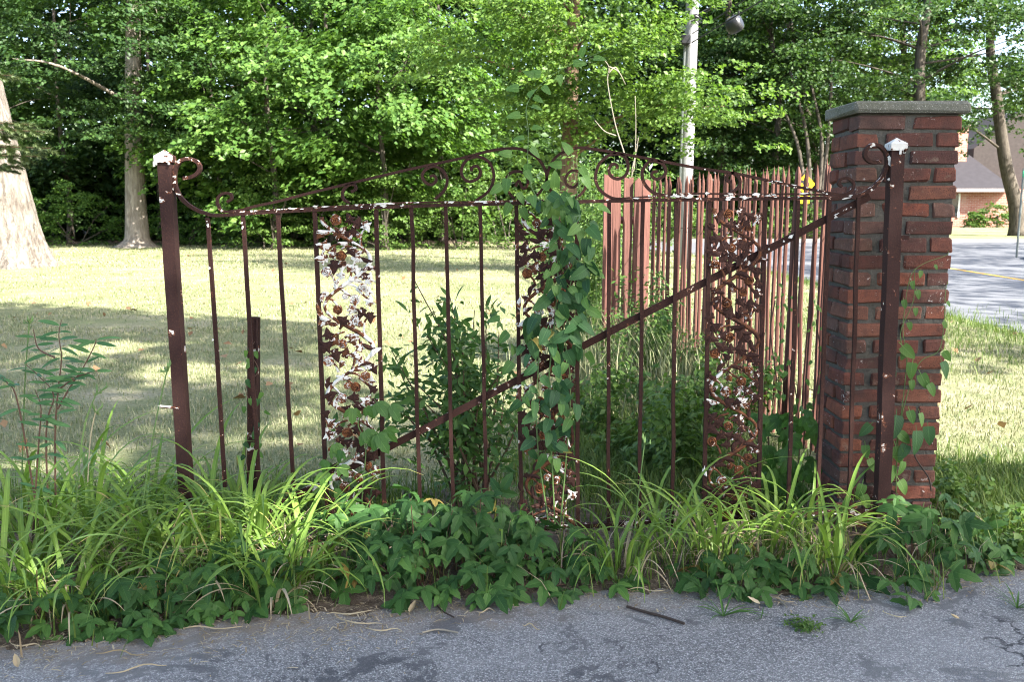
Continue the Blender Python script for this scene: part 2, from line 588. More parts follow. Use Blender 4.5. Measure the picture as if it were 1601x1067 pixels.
M['lance'] = leaf_mat('lance_leaves', (0.050, 0.135, 0.052), (0.095, 0.20, 0.070), 0.32, 0.45, vein=0.3)
M['weed_isl'] = leaf_mat('weed_leaves', (0.060, 0.125, 0.026), (0.15, 0.235, 0.055), 0.34, 0.45, per='island')
M['straw_isl'] = leaf_mat('straw_bits', (0.20, 0.145, 0.085), (0.50, 0.42, 0.30), 0.15, 0.8, per='island')
M['fallen'] = leaf_mat('brown_fallen_leaves', (0.16, 0.085, 0.04), (0.30, 0.19, 0.10), 0.1, 0.8, per='island')
M['stem_red'] = plain('reddish_stem', (0.10, 0.055, 0.035), 0.6)
M['stem_green'] = plain('green_stem', (0.09, 0.15, 0.045), 0.5)
M['stem_brown'] = plain('brown_stem', (0.085, 0.055, 0.032), 0.8)
M['twig'] = plain('dark_twig', (0.040, 0.028, 0.022), 0.85)
M['bark_pale'] = bark('pale_bark', (0.095, 0.080, 0.065), (0.30, 0.265, 0.225), (7, 7, 1.3), 1.0, 0.12)
M['bark_grey'] = bark('grey_bark', (0.15, 0.125, 0.10), (0.34, 0.30, 0.25), (8, 8, 1.6), 0.9, 0.05)
M['bark_brown'] = bark('brown_bark', (0.09, 0.058, 0.040), (0.22, 0.15, 0.10), (8, 8, 1.6), 0.9, 0.04)
M['bark_dark'] = bark('dark_bark', (0.050, 0.042, 0.034), (0.14, 0.12, 0.095), (8, 8, 1.6), 0.9, 0.04)
M['dead_wood'] = plain('bleached_dead_wood', (0.22, 0.195, 0.15), 0.8)
def picket_material(name, c1, c2):
    a = NT(name)
    oi = a.n('ShaderNodeObjectInfo').outputs['Random']
    p = a.pos()
    n = a.noise(3.0, 5, 0.65, a.scaled(p, (30, 30, 1.5)))
    col = a.mix(oi, c1, c2)
    col = a.mix(a.ramp(n, [(0.35, 0.55), (0.65, 0.0)]), col, tuple(x * 0.5 for x in c1))
    a.bump(n, 0.5, 0.004)
    return a.base(col, 0.85, 0.15)
M['picket'] = picket_material('stained_picket_wood', (0.095, 0.043, 0.033), (0.165, 0.076, 0.057))
M['board'] = picket_material('stained_board_wood', (0.105, 0.050, 0.040), (0.20, 0.094, 0.074))
M['pole'] = bark('silvery_pole_wood', (0.17, 0.17, 0.175), (0.33, 0.33, 0.33), (22, 22, 0.8), 0.5, 0.01)
M['black'] = plain('black_cable', (0.012, 0.012, 0.014), 0.5)
M['drum'] = plain('black_plastic', (0.020, 0.020, 0.022), 0.45, 0.4)
M['white_tag'] = plain('white_tag', (0.75, 0.75, 0.72), 0.5)
M['yellow'] = plain('yellow_sign_face', (0.80, 0.43, 0.008), 0.45, var=0.05)
M['sign_black'] = plain('black_sign_print', (0.015, 0.015, 0.015), 0.5)
M['steel'] = plain('grey_sign_steel', (0.13, 0.145, 0.14), 0.5)
M['green_sign'] = plain('green_sign_face', (0.01, 0.20, 0.10), 0.45, var=0.05)
M['kerb'] = plain('concrete_kerb', (0.19, 0.185, 0.17), 0.9, var=0.3, scale=3)
M['line'] = plain('yellow_road_paint', (0.50, 0.29, 0.03), 0.8)
M['roof'] = plain('grey_shingle_roof', (0.026, 0.023, 0.026), 0.9, var=0.35, scale=3)  # base colour lowered to put shade on the porch roof
M['roof_tan'] = plain('tan_shingle_roof', (0.045, 0.037, 0.034), 0.9, var=0.45, scale=4)  # gable colour darkened to stand in for tree shade
M['fascia'] = plain('pale_fascia', (0.20, 0.17, 0.16), 0.7)
M['window'] = plain('dark_window_glass', (0.03, 0.035, 0.04), 0.08, 0.6)
M['white_wood'] = plain('white_trim', (0.7, 0.7, 0.68), 0.6)
def house_brick():
    a = NT('pink_house_brick')
    b = a.n('ShaderNodeTexBrick')
    m = a.n('ShaderNodeMapping')
    a.l(a.pos(), m.inputs[0])
    m.inputs['Rotation'].default_value = (R(90), 0, 0)
    a.l(m.outputs[0], b.inputs['Vector'])
    b.inputs['Color1'].default_value = (0.27, 0.095, 0.068, 1)
    b.inputs['Color2'].default_value = (0.36, 0.155, 0.115, 1)
    b.inputs['Mortar'].default_value = (0.36, 0.30, 0.26, 1)
    b.inputs['Scale'].default_value = 1.0
    b.inputs['Brick Width'].default_value = 0.40
    b.inputs['Row Height'].default_value = 0.13
    b.inputs['Mortar Size'].default_value = 0.012
    n = a.noise(1.4, 4, 0.6)
    col = a.mix(a.ramp(n, [(0.5, 0.0), (0.75, 0.5)]), b.outputs[0], (0.42, 0.30, 0.25))
    return a.base(col, 0.9, 0.1)
M['house_brick'] = house_brick()

# ------------------------------------------------------------------ ground, drive, road
def struct(name, me):
    o = obj(name, me)
    o['kind'] = 'structure'
    return o
def poly_sheet(name, pts, z, mat):
    me = mesh(name, [(p[0], p[1], z) for p in pts], [tuple(range(len(pts)))], mat)
    return struct(name, me)
def ground_sheet():
    xs = [-400, -200, -100, -60] + list(range(-40, 41, 2)) + [60, 100, 200, 400]
    ys = [-200, -60, -30] + list(range(-20, 61, 2)) + [80, 110, 160, 260, 420]
    v = [(x, y, 0.0) for y in ys for x in xs]
    nx = len(xs)
    f = [(j * nx + i, j * nx + i + 1, (j + 1) * nx + i + 1, (j + 1) * nx + i) for j in range(len(ys) - 1) for i in range(nx - 1)]
    return mesh('lawn', v, f, M['lawn'])
struct('lawn', ground_sheet())

edge_px = [(-260, 1060), (-120, 1040), (0, 1022), (90, 1010), (180, 1000), (260, 985), (330, 976), (420, 968), (500, 962), (570, 968), (620, 952),
           (700, 942), (800, 936), (900, 930), (1000, 930), (1090, 926), (1180, 931), (1270, 934), (1340, 925), (1410, 918), (1490, 908), (1560, 896), (1640, 886), (1760, 870), (1900, 855)]
edge = [G(*p) for p in edge_px]
def rough_line(P, amp, n=8):
    out = []
    for a, b in zip(P, P[1:]):
        for k in range(n):
            t = k / n
            q = a.lerp(b, t)
            out.append(Vector((q.x, q.y + random.gauss(0, amp), 0)))
    out.append(P[-1])
    return out
line = rough_line(edge, 0.012)
line = [Vector((-9, line[0].y - 0.9, 0))] + line + [Vector((5.9, line[-1].y + 0.25, 0))]
# soil strip reaches under the drive's broken edge and back under the gate
soil_back = [Vector((5.9, 4.25, 0)), Vector((2.6, 3.95, 0)), Vector((2.0, 4.2, 0)), Vector((1.2, 4.4, 0)), Vector((0.4, 4.15, 0)), Vector((-0.6, 4.3, 0)), Vector((-1.4, 4.0, 0)), Vector((-2.3, 4.15, 0)), Vector((-4, 4.0, 0)), Vector((-9, 3.6, 0))]
soil_front = [Vector((p.x, p.y - 0.45, 0)) for p in line]
poly_sheet('soil_verge', soil_front + rough_line(soil_back, 0.05, 10), 0.004, M['soil'])
poly_sheet('driveway', [(-9, -14), (5.9, -14)] + [(p.x, p.y) for p in reversed(line)], 0.009, M['asphalt'])

ROAD_L, ROAD_R = 5.75, 13.9
corner = [(ROAD_R + 3.2 * (1 - math.cos(t)), 23.4 + 3.2 * math.sin(t)) for t in np.linspace(0, math.pi / 2, 8)]
road_pts = [(ROAD_L, -60), (ROAD_R, -60)] + corner + [(90, 26.6), (90, 37.5), (1.0, 37.5), (1.0, 30), (4.6, 29.4), (5.4, 28.0), (ROAD_L, 25)]
poly_sheet('road', road_pts, 0.005, M['road'])
cl = [(9.55, -40), (9.75, 14), (10.1, 19), (10.5, 24.5)]
for k in range(1):
    v, f = [], []
    for i, (x, y) in enumerate(cl):
        v += [(x - 0.06, y, 0.009), (x + 0.06, y, 0.009)]
        if i:
            f.append((2 * i - 2, 2 * i - 1, 2 * i + 1, 2 * i))
    struct('road_marking', mesh('road_marking', v, f, M['line']))
kb = MB()
kc = [Vector((ROAD_R + 0.08, -50, 0.06))] + [Vector((x + 0.06, y + 0.06, 0.06)) for x, y in corner] + [Vector((90, 26.68, 0.06))]
def kerb(name, P, h=0.13, wd=0.16):
    v, f = [], []
    n = len(P)
    for i, p in enumerate(P):
        t = (P[min(i + 1, n - 1)] - P[max(i - 1, 0)]).normalized()
        s = Vector((-t.y, t.x, 0)) * wd / 2
        for a, z in ((-1, 0), (-1, h), (1, h), (1, 0)):
            v.append((p.x + s.x * a, p.y + s.y * a, z))
    for i in range(n - 1):
        for k in range(3):
            f.append((i * 4 + k, i * 4 + k + 1, i * 4 + 5 + k, i * 4 + 4 + k))
    struct(name, mesh(name, v, f, M['kerb']))
kerb('kerb', kc)
kerb('kerb', [Vector((1.0, 37.6, 0)), Vector((30, 37.6, 0)), Vector((90, 37.6, 0))])
# bare woodland floor below the trees
poly_sheet('woodland_floor', [(-70, 36.0), (-30, 35.2), (-14, 35.6), (-8, 35.0), (-3, 35.6), (0.6, 34.8), (0.8, 60), (0.8, 110), (-90, 110)], 0.006, M['soil'])

# ------------------------------------------------------------------ brick pillar
PX0, PX1, PY0, PY1 = 1.432, 1.860, 3.80, 4.105
pil = thing('brick_pillar', 'tall square red brick pillar with a grey concrete cap slab beside the gate', 'pillar', ((PX0 + PX1) / 2, (PY0 + PY1) / 2, 0))
TOPB = 1.786
def variants(l, wd, h, n):
    out = []
    for i in range(n):
        v, f = chamfer_box(l, wd, h, 0.004, 0.0028)
        out.append(mesh('brick', v, f, M['brick']))
    return out
BH = 0.0575
stretch = variants(0.196, 0.094, BH, 9)
PITCHC = 0.0725
nc = 25
def lay(cx, cy, z, along_y, sx=1.0):
    me = random.choice(stretch)
    rz = (R(90) if along_y else 0) + (math.pi if random.random() < .5 else 0) + random.gauss(0, 0.008)
    o = obj('brick', me, pil, loc=(cx + random.gauss(0, .0022), cy + random.gauss(0, .0028), z + random.gauss(0, .0012)), rot=(random.gauss(0, .008), random.gauss(0, .008), rz))
    o.scale = (sx * random.uniform(0.985, 1.02), random.uniform(0.98, 1.01), random.uniform(0.95, 1.05))
for c in range(nc):
    z = TOPB - BH / 2 - c * PITCHC - 0.004
    # bottom courses step out slightly less, as in old hand-laid work
    if c % 2 == 0:
        lay(PX0 + 0.098, PY0 + 0.047, z, False)
        lay(PX1 - 0.098, PY0 + 0.047, z, False)
        lay(PX0 + 0.047, PY0 + 0.112 + 0.094, z, True, 0.96)
        lay(PX1 - 0.047, PY0 + 0.112 + 0.094, z, True, 0.96)
        lay((PX0 + PX1) / 2, PY1 - 0.047, z, False)
    else:
        lay(PX0 + 0.047, PY0 + 0.098, z, True)
        lay((PX0 + PX1) / 2 + 0.006, PY0 + 0.047, z, False)
        lay(PX1 - 0.047, PY0 + 0.098, z, True)
        lay(PX0 + 0.098, PY1 - 0.047, z, False)
        lay(PX1 - 0.098, PY1 - 0.047, z, False)
# mortar body: fine grid, uneven
def mortar_core():
    b = MB()
    n = 60
    x0, x1, y0, y1 = PX0 + 0.010, PX1 - 0.010, PY0 + 0.010, PY1 - 0.010
    ring = []
    for i in range(8):
        ring.append((x0 + (x1 - x0) * i / 8, y0))
    for i in range(6):
        ring.append((x1, y0 + (y1 - y0) * i / 6))
    for i in range(8):
        ring.append((x1 - (x1 - x0) * i / 8, y1))
    for i in range(6):
        ring.append((x0, y1 - (y1 - y0) * i / 6))
    v, f = [], []
    k = len(ring)
    for j in range(n + 1):
        z = TOPB * j / n
        for (x, y) in ring:
            v.append((x + random.gauss(0, .0025), y + random.gauss(0, .0025), z))
    for j in range(n):
        for i in range(k):
            f.append((j * k + i, j * k + (i + 1) % k, (j + 1) * k + (i + 1) % k, (j + 1) * k + i))
    f.append(tuple(n * k + i for i in range(k)))
    b.add((v, f))
    return b
mortar_core().build('mortar', M['mortar'], pil)
cv, cf = chamfer_box(PX1 - PX0 + 0.050, PY1 - PY0 + 0.060, 0.050, 0.005, 0.0018)
obj('cap_slab', mesh('cap_slab', cv, cf, M['concrete']), pil, loc=((PX0 + PX1) / 2, (PY0 + PY1) / 2, TOPB + 0.026))

# ------------------------------------------------------------------ the ornamental gate
GD = 3.62
gate = thing('garden_gate', 'sagging rusty iron gate with scrollwork top and three cast rose panels', 'gate', (W(830, 320, GD).x, GD, 0))
def gp(px, py, dy=0.0):
    p = W(px, py, GD)
    p.y += dy
    return p
def gbar(name, a, b, wd, dep, mat, dy=0.0, n=10, jit=0.0012):
    pts = [gp(a[0] + (b[0] - a[0]) * i / n, a[1] + (b[1] - a[1]) * i / n, dy) + Vector((random.gauss(0, jit), random.gauss(0, jit), 0)) for i in range(n + 1)]
    return MB().add(strip(pts, wd, dep)).build(name, M[mat], gate)
# stiles
ls = gbar('stile', (258.5, 250), (293, 788), 0.050, 0.050, 'rust_post', n=14, jit=0.0006)
rs = gbar('stile', (1400.5, 236), (1377, 822), 0.052, 0.050, 'rust_post', n=14, jit=0.0006)
def post_cap(px, py, mat):
    p = gp(px, py)
    b = MB()
    h, e = 0.027, 0.0325
    v = [(p.x + sx * e, p.y + sy * e, p.z + z) for z in (-0.012, h - 0.012) for sx, sy in ((-1, -1), (1, -1), (1, 1), (-1, 1))]
    v += [(p.x, p.y, p.z + h + 0.012)]
    f = [(3, 2, 1, 0)] + [(k, (k + 1) % 4, 4 + (k + 1) % 4, 4 + k) for k in range(4)] + [(4 + k, 4 + (k + 1) % 4, 8) for k in range(4)]
    b.add((v, f))
    # drips of loosened paint hanging off the cap
    for i in range(3):
        x = p.x + random.uniform(-e, e)
        l = random.uniform(0.006, 0.02)
        b.add(box(x - 0.004, x + 0.004, p.y - e - 0.003, p.y - e + 0.001, p.z - 0.012 - l, p.z - 0.008))
    return b.build('post_cap', M[mat], gate)
post_cap(258, 250, 'cap_paint')
post_cap(1401, 231, 'paint')

def gscroll(name, pts, mat='rust_scroll', th=0.0105, dep=0.015, dy=0.0, taper=True):
    P = catmull([gp(x, y, dy) for x, y in pts], 6)
    return MB().add(strip(P, th, dep)).build(name, M[mat], gate)
top_rail = [(287, 279), (299, 277), (309, 271), (313, 262), (308, 253), (296, 248.5), (284, 251), (276, 261), (273, 275), (275, 292), (284, 310), (300, 324), (321, 333.5), (342, 337),
            (400, 333), (500, 328), (640, 322.5), (810, 318), (950, 314.5), (1100, 312), (1250, 310), (1317, 309), (1346, 304), (1367, 291), (1381, 272), (1387, 252), (1383, 237), (1374, 228), (1363, 226.5), (1354, 234), (1352, 243), (1357, 251), (1367, 254), (1377, 252)]
gscroll('top_rail', top_rail, 'rust_rail', 0.0135, 0.022)
# flat strip riveted above the rail
gscroll('rail_strip', [(362, 332), (430, 328.5), (540, 322), (640, 317), (720, 316), (790, 314.5), (850, 313)], 'rust_rail', 0.007, 0.022)
gscroll('rail_strip', [(955, 311), (1010, 308), (1080, 303), (1160, 304), (1240, 303.5), (1300, 305)], 'rust_rail', 0.007, 0.022)
gscroll('arch_bar', [(355, 316), (362, 311), (361, 304), (353, 302), (345, 305), (340, 313), (342, 323), (351, 331), (379, 328), (402, 322), (439, 314), (480, 303), (530, 291), (631, 267), (719, 248), (766, 236), (800, 232), (820, 235), (840, 247), (851, 263), (854.5, 280), (847, 297), (832, 312)], 'rust_scroll')
gscroll('arch_bar', [(904, 286), (897, 293), (887, 290), (884, 279), (892, 268), (904, 268), (914, 276), (917, 288), (909, 303), (892, 312), (878, 310), (863, 300), (855, 283), (858, 265), (868, 247), (885, 236), (904, 231), (926, 233), (958, 238), (1018, 249), (1092, 263), (1153, 272), (1230, 289), (1271, 297), (1307, 304), (1320, 304), (1332, 297), (1334, 286), (1325, 279), (1315, 280), (1311, 287), (1316, 292)], 'rust_scroll')
for pts in (
    [(737, 268), (738, 262), (746, 260), (751, 268), (748, 278), (736, 284), (726, 280), (721, 267), (729, 251), (746, 245), (763, 252), (771, 267), (771, 284), (763, 300), (744, 314)],
    [(672, 276), (679, 275), (682, 282), (675, 289), (665, 285), (660, 275), (666, 265), (679, 260), (692, 267), (699, 280), (695, 297), (680, 312)],
    [(549, 300), (556, 296), (554, 289), (544, 290), (536, 300), (537, 311), (547, 318)],
    [(806, 292), (809, 285), (812, 284), (818, 295), (824, 290), (825, 280), (820, 271), (809, 268), (798, 271), (791, 281), (793, 297), (804, 311)],
    [(965, 264), (964, 258), (957, 257), (952, 265), (955, 275), (966, 280), (978, 274), (982, 260), (977, 246), (963, 240.5), (949, 245), (936, 258), (931, 279), (938, 297), (955, 309), (974, 312)],
    [(1028, 268), (1021, 269), (1019, 275), (1026, 280), (1037, 276), (1041, 267), (1035, 256), (1020, 251), (1010, 258), (1004, 269), (1007, 286), (1021, 301), (1043, 306)],
    [(1143, 286), (1136, 281), (1138, 274), (1147, 271), (1156, 280), (1155, 291), (1144, 301), (1126, 306)]):
    gscroll('scroll', pts, 'rust_scroll', 0.0115, 0.015)
# uprights
bars = [((325, 340), (352, 762)), ((380, 337), (406, 770)), ((434, 333), (460, 790)), ((492, 331), (513, 835)), ((588, 328), (603, 838)),
        ((643, 325), (658, 835)), ((697, 323), (709, 835)), ((751, 322), (761, 835)), ((807, 321), (816, 838)), ((902, 318), (903, 832)),
        ((952, 317), (951, 830)), ((1005, 315), (999, 828)), ((1057, 314), (1050, 826)), ((1110, 314), (1100, 822)), ((1196, 313), (1185, 815)),
        ((1248, 313), (1232, 810)), ((1297, 311), (1277, 805)), ((1342, 309), (1327, 800))]
for i, (a, b) in enumerate(bars):
    wide = 0.0165 if i in (3, 4, 8, 9, 13, 14) else 0.0145
    gbar('bar', a, b, wide, 0.014, 'rust_bar', n=8)
gbar('brace', (300, 862), (1362, 307), 0.029, 0.007, 'rust_brace', dy=0.016, n=20)
gbar('bottom_rail', (300, 853), (1376, 799), 0.019, 0.025, 'rust_rail', n=20)
# hinges on the pillar side
def hinge(px, py):
    p = gp(px, py)
    q = Vector((p.x + 0.035, PY0 - 0.012, p.z))
    b = MB()
    b.add(tube([(q.x, q.y - 0.03, q.z - 0.075), (q.x, q.y - 0.03, q.z + 0.045)], 0.012, 10))
    b.add(box(p.x - 0.03, q.x + 0.012, p.y + 0.032, p.y + 0.05, p.z - 0.004, p.z + 0.014))
    b.add(box(q.x - 0.010, q.x + 0.010, p.y + 0.05, q.y - 0.02, p.z - 0.003, p.z + 0.013))
    b.add(tube([(q.x, q.y - 0.03, q.z - 0.075), (q.x, q.y - 0.012, q.z - 0.095), (q.x, PY0 + 0.03, q.z - 0.10)], 0.012, 8))
    return b.build('hinge', M['rust_post'], gate)
hinge(1409, 374)
hinge(1398, 786)
# small bolt on the left stile
gb = MB()
p = gp(283, 637)
gb.add(tube([p + Vector((-0.085, -0.02, 0.008)), p + Vector((0.0, -0.02, 0.0))], 0.006, 6))
gb.build('bolt', M['cast_white'], gate)

# --- flaking paint lying on the rails
def flakes(name, spans):
    b = MB()
    for (x0, y0, x1, y1, n, hmax) in spans:
        for i in range(int(n * .36)):
            t = random.random()
            x, y = x0 + (x1 - x0) * t, y0 + (y1 - y0) * t
            p = gp(x + random.gauss(0, .8), y + random.gauss(0, 1.6), -0.0155)
            dv = (gp(x1, y1) - gp(x0, y0)).normalized()
            nv = Vector((-dv.z, 0, dv.x))
            l = random.uniform(0.003, 0.026) * random.uniform(.4, 1)
            h = random.uniform(0.002, hmax * .75)
            k = random.randint(6, 10)
            ring = []
            for jj in range(k):
                q = 2 * math.pi * jj / k
                e = p + dv * (l * math.cos(q) * random.uniform(.45, 1.2)) + nv * (h * math.sin(q) * random.uniform(.3, 1.4))
                ring.append((e.x, e.y + random.uniform(-.004, .001), e.z))
            back = [(a, bb + 0.0025, c) for a, bb, c in ring]
            f = [tuple(range(k)), tuple(reversed(range(k, 2 * k)))] + [(j, (j + 1) % k, k + (j + 1) % k, k + j) for j in range(k)]
            b.add((ring + back, f))
    o = b.build(name, M['paint'], gate)
    o['kind'] = 'stuff'
flakes('paint_flakes', [(560, 325, 640, 320, 26, 0.010), (450, 327, 560, 322, 12, 0.005), (640, 318, 800, 314, 12, 0.005), (960, 311, 1040, 307, 16, 0.006), (1050, 307, 1110, 304, 26, 0.010),
                        (1120, 309, 1200, 307, 34, 0.010), (1200, 307, 1290, 306, 22, 0.006), (1005, 280, 1018, 256, 6, 0.008), (1090, 264, 1160, 275, 8, 0.004), (1200, 283, 1300, 303, 26, 0.005),
                        (1290, 346, 1340, 318, 14, 0.008), (1195, 393, 1262, 356, 16, 0.008), (1310, 312, 1340, 305, 6, 0.006), (1240, 806, 1360, 800, 26, 0.007), (1180, 809, 1060, 814, 16, 0.006), (895, 825, 840, 828, 7, 0.006),
                        (325, 345, 327, 362, 7, 0.009), (380, 342, 381, 356, 6, 0.008), (329, 415, 331, 470, 5, 0.007), (333, 520, 334, 535, 3, 0.007),
                        (800, 607, 822, 594, 6, 0.012), (275, 262, 272, 300, 3, 0.007), (277, 455, 279, 470, 2, 0.010), (1386, 240, 1390, 262, 6, 0.01), (1376, 292, 1386, 280, 6, 0.012)])

# --- cast rose panels
def iron_leaf():
    hf = [(0.07, -0.46), (0.32, -0.40), (0.26, -0.16), (0.60, -0.08), (0.40, 0.06), (0.27, 0.14), (0.17, 0.40)]
    out = [(0, -0.34)] + hf + [(0, 0.66)] + [(-a, b_) for a, b_ in reversed(hf)]
    n = len(out)
    s = 0.050
    v = [(x * s, -0.003, z * s) for i, (x, z) in enumerate(out)]
    v += [(0, -0.007, 0)]
    v += [(x * s, 0.004, z * s) for x, z in out]
    f = [(i, (i + 1) % n, n) for i in range(n)]
    f += [(i, n + 1 + i, n + 1 + (i + 1) % n, (i + 1) % n) for i in range(n)]
    f += [tuple(n + 1 + i for i in range(n))]
    return v, f
def iron_rose(seed):
    q = random.Random(seed)
    r0 = 0.0215
    v, f = [], []
    na, nr = 12, 5
    for j in range(nr):
        rho = 1 - j / (nr - 0.3)
        for i in range(na):
            th = 2 * math.pi * i / na
            wob = 1 + 0.10 * math.cos(5 * th + j * 1.3) + q.uniform(-.05, .05)
            y = -0.004 - 0.008 * (1 - rho) ** 0.6 - 0.005 * math.sin(2 * th + 7.5 * rho * 1.6)
            v.append((r0 * rho * wob * math.cos(th), y, r0 * rho * wob * math.sin(th)))
    v.append((0, -0.009, 0))
    c = len(v) - 1
    for j in range(nr - 1):
        for i in range(na):
            f.append((j * na + i, j * na + (i + 1) % na, (j + 1) * na + (i + 1) % na, (j + 1) * na + i))
    for i in range(na):
        f.append(((nr - 1) * na + i, (nr - 1) * na + (i + 1) % na, c))
    b0 = len(v)
    v += [(r0 * 0.85 * math.cos(2 * math.pi * i / na), 0.006, r0 * 0.85 * math.sin(2 * math.pi * i / na)) for i in range(na)]
    for i in range(na):
        f.append((i, b0 + i, b0 + (i + 1) % na, (i + 1) % na))
    f.append(tuple(b0 + i for i in range(na)))
    return v, f
lv = iron_leaf()
rv = [iron_rose(s) for s in range(3)]
def iron_blade():
    n = 7
    v, f = [], []
    for i in range(n + 1):
        t = i / n
        hw = .0105 * math.sin(math.pi * (t * .93 + .05)) ** .7
        x = .010 * math.sin(t * 2.6)
        z = .058 * (t - .5)
        for sg in (-1, 0, 1):
            v.append((x + sg * hw, -.003 - (.004 if sg == 0 else 0), z))
    for i in range(n):
        a = i * 3
        f += [(a, a + 1, a + 4, a + 3), (a + 1, a + 2, a + 5, a + 4)]
    m = len(v)
    v += [(x, .004, z) for x, y, z in v]
    f += [tuple(reversed([k + m for k in q])) for q in f]
    return v, f
lb_ = iron_blade()
iron, slim, roses = {}, {}, {}
for k in ('paint', 'bare'):
    iron[k] = mesh('leaf', lv[0], lv[1], M['leaf_' + k])
    slim[k] = mesh('leaf', lb_[0], lb_[1], M['leaf_' + k])
    roses[k] = [mesh('rose', a, b, M['rose_' + k]) for a, b in rv]
# one repeat of the casting: offsets in photo pixels from the right-hand turn of the stem
LEAFS = [(210, 445, 1.0), (265, 445, .9), (320, 450, 1.0), (348, 482, .9), (428, 530, .95), (425, 612, .8), (430, 668, .9), (318, 720, .95), (378, 738, 1.0), (335, 785, .95), (255, 795, 1.05), (302, 812, .8),
         (430, 758, .85), (124, 815, .8), (152, 885, 1.0), (138, 962, 1.1), (205, 935, .95), (322, 915, 1.0), (356, 962, .95), (150, 640, .6), (395, 505, .8), (240, 500, .7)]
ROSES = [(160, 485, 1.0), (385, 585, .85), (330, 660, 1.0), (230, 725, 1.0), (256, 946, .95), (370, 818, .6), (270, 640, .7)]
TEND = [[(270, 560), (330, 570), (375, 600), (385, 590)], [(200, 585), (240, 590), (290, 625), (325, 650)], [(150, 650), (185, 660), (215, 690), (230, 725)], [(335, 872), (322, 835), (340, 805), (366, 800), (374, 815), (362, 824)],
        [(180, 905), (205, 885), (245, 872), (262, 868)], [(262, 905), (300, 885), (350, 905), (356, 955)], [(395, 910), (385, 860), (395, 800), (425, 765)], [(215, 560), (200, 520), (175, 490)], [(300, 545), (315, 500), (320, 455)], [(345, 525), (350, 490)], [(385, 505), (410, 525), (428, 530)], [(230, 850), (250, 825), (255, 800)], [(320, 860), (318, 810), (335, 770)], [(345, 590), (400, 640), (430, 665)]]
def floral_panel(cx0, cy0, cx1, cy1, phase, white, vmat):
    """cast panel between two uprights"""
    b = MB()
    def c(px, y):
        t = (y - cy0) / (cy1 - cy0)
        return cx0 + (cx1 - cx0) * t + px
    per = 138.5
    pts, rad = [], []
    y = cy0 + 8
    while y < cy1 - 4:
        k = (y - phase) / per
        ph = (k - math.floor(k))
        # right turn at 0, left turn at ~0.54
        s = math.cos(math.pi * (ph / 0.54)) if ph < 0.54 else -math.cos(math.pi * ((ph - 0.54) / 0.46))
        pts.append(gp(c(37 * s, y), y, -0.004 + random.gauss(0, .0008)))
        rad.append(0.0080 + 0.0016 * math.sin(k * 9))
        y += 4.5
    b.add(tube(pts, rad, 7))
    places = []
    n0 = int(math.floor((cy0 - phase) / per)) - 1
    for k in range(n0, n0 + 7):
        oy = phase + k * per
        for T in TEND:
            q = [(c((x - 292) / 4.1, oy + (yy - 400) / 4.1), oy + (yy - 400) / 4.1) for x, yy in T]
            if all(cy0 + 2 < a[1] < cy1 for a in q):
                P = catmull([gp(x, yy, -0.003) for x, yy in q], 5)
                b.add(tube(P, [0.0058 - 0.002 * i / len(P) for i in range(len(P))], 6))
        for L, kind in ((LEAFS, 'leaf'), (ROSES, 'rose')):
            for x, yy, s in L:
                Y = oy + (yy - 400) / 4.1 + random.gauss(0, 1.2)
                if cy0 + 8 < Y < cy1 - 5:
                    places.append((kind, c((x - 292) / 4.1 + random.gauss(0, 1.0), Y), Y, s))
    pan = b.build('floral_panel', M[vmat], gate, smooth=True)
    # slim leaves springing from the stem on both sides
    k = 3
    while k < len(pts) - 3:
        t = (pts[k + 1] - pts[k - 1]).normalized()
        sd_ = random.choice((-1, 1))
        nv = Vector((-t.z, 0, t.x)) * sd_
        ang = math.atan2(t.x, t.z)
        c_ = pts[k] + nv * .016 + t * .012
        Y = cy0 + 8 + 4.5 * k
        wq = white(Y)
        o = obj('leaf', slim['paint' if random.random() < wq else 'bare'], pan, loc=(c_.x, c_.y - random.uniform(0, .006), c_.z), rot=(random.gauss(0, .1), ang + sd_ * random.uniform(-.9, -.4) * -1, random.gauss(0, .15)))
        o.scale = [random.uniform(.8, 1.1)] * 3
        k += random.choice((2, 3, 3, 4))
    for kind, x, Y, s in places:
        p = gp(x, Y, random.uniform(-0.012, 0.0))
        key = 'paint' if random.random() < white(Y) else 'bare'
        me = iron[key] if kind == 'leaf' else random.choice(roses[key])
        o = obj(kind, me, pan, loc=p, rot=(random.gauss(0, .14), random.uniform(0, 6.28), random.gauss(0, .14)))
        o.scale = [s * random.uniform(.9, 1.12)] * 3
    return pan
floral_panel(540, 331, 557, 836, 405, lambda y: .72 if y < 600 else .34 if y < 700 else .12, 'cast_white')
floral_panel(855, 322, 860, 832, 408, lambda y: .08, 'cast_mid')
floral_panel(1153, 318, 1143, 818, 394, lambda y: .03, 'cast_mid')

# ------------------------------------------------------------------ short square stake
sp = W(397, 700, 3.86)
stake = thing('metal_stake', 'short square rusty stake wrapped in a twining vine behind the left gate bars', 'stake', (sp.x, sp.y, 0))
a, b2 = W(397, 496, 3.86), W(396, 760, 3.86)
MB().add(strip([Vector((b2.x, 3.86, 0.0)), b2, a], 0.048, 0.03)).build('shaft', M['rust_bar'], stake)
MB().add(strip([a + Vector((0.019, -0.02, 0.0)), Vector((b2.x + 0.019, 3.84, 0.1))], 0.007, 0.012)).build('flange', M['rust_post'], stake)
MB().add(tube([a + Vector((0.004, -0.022, -0.02)), a + Vector((0.004, -0.012, -0.02))], 0.006, 8)).build('bolt', M['rust_post'], stake)

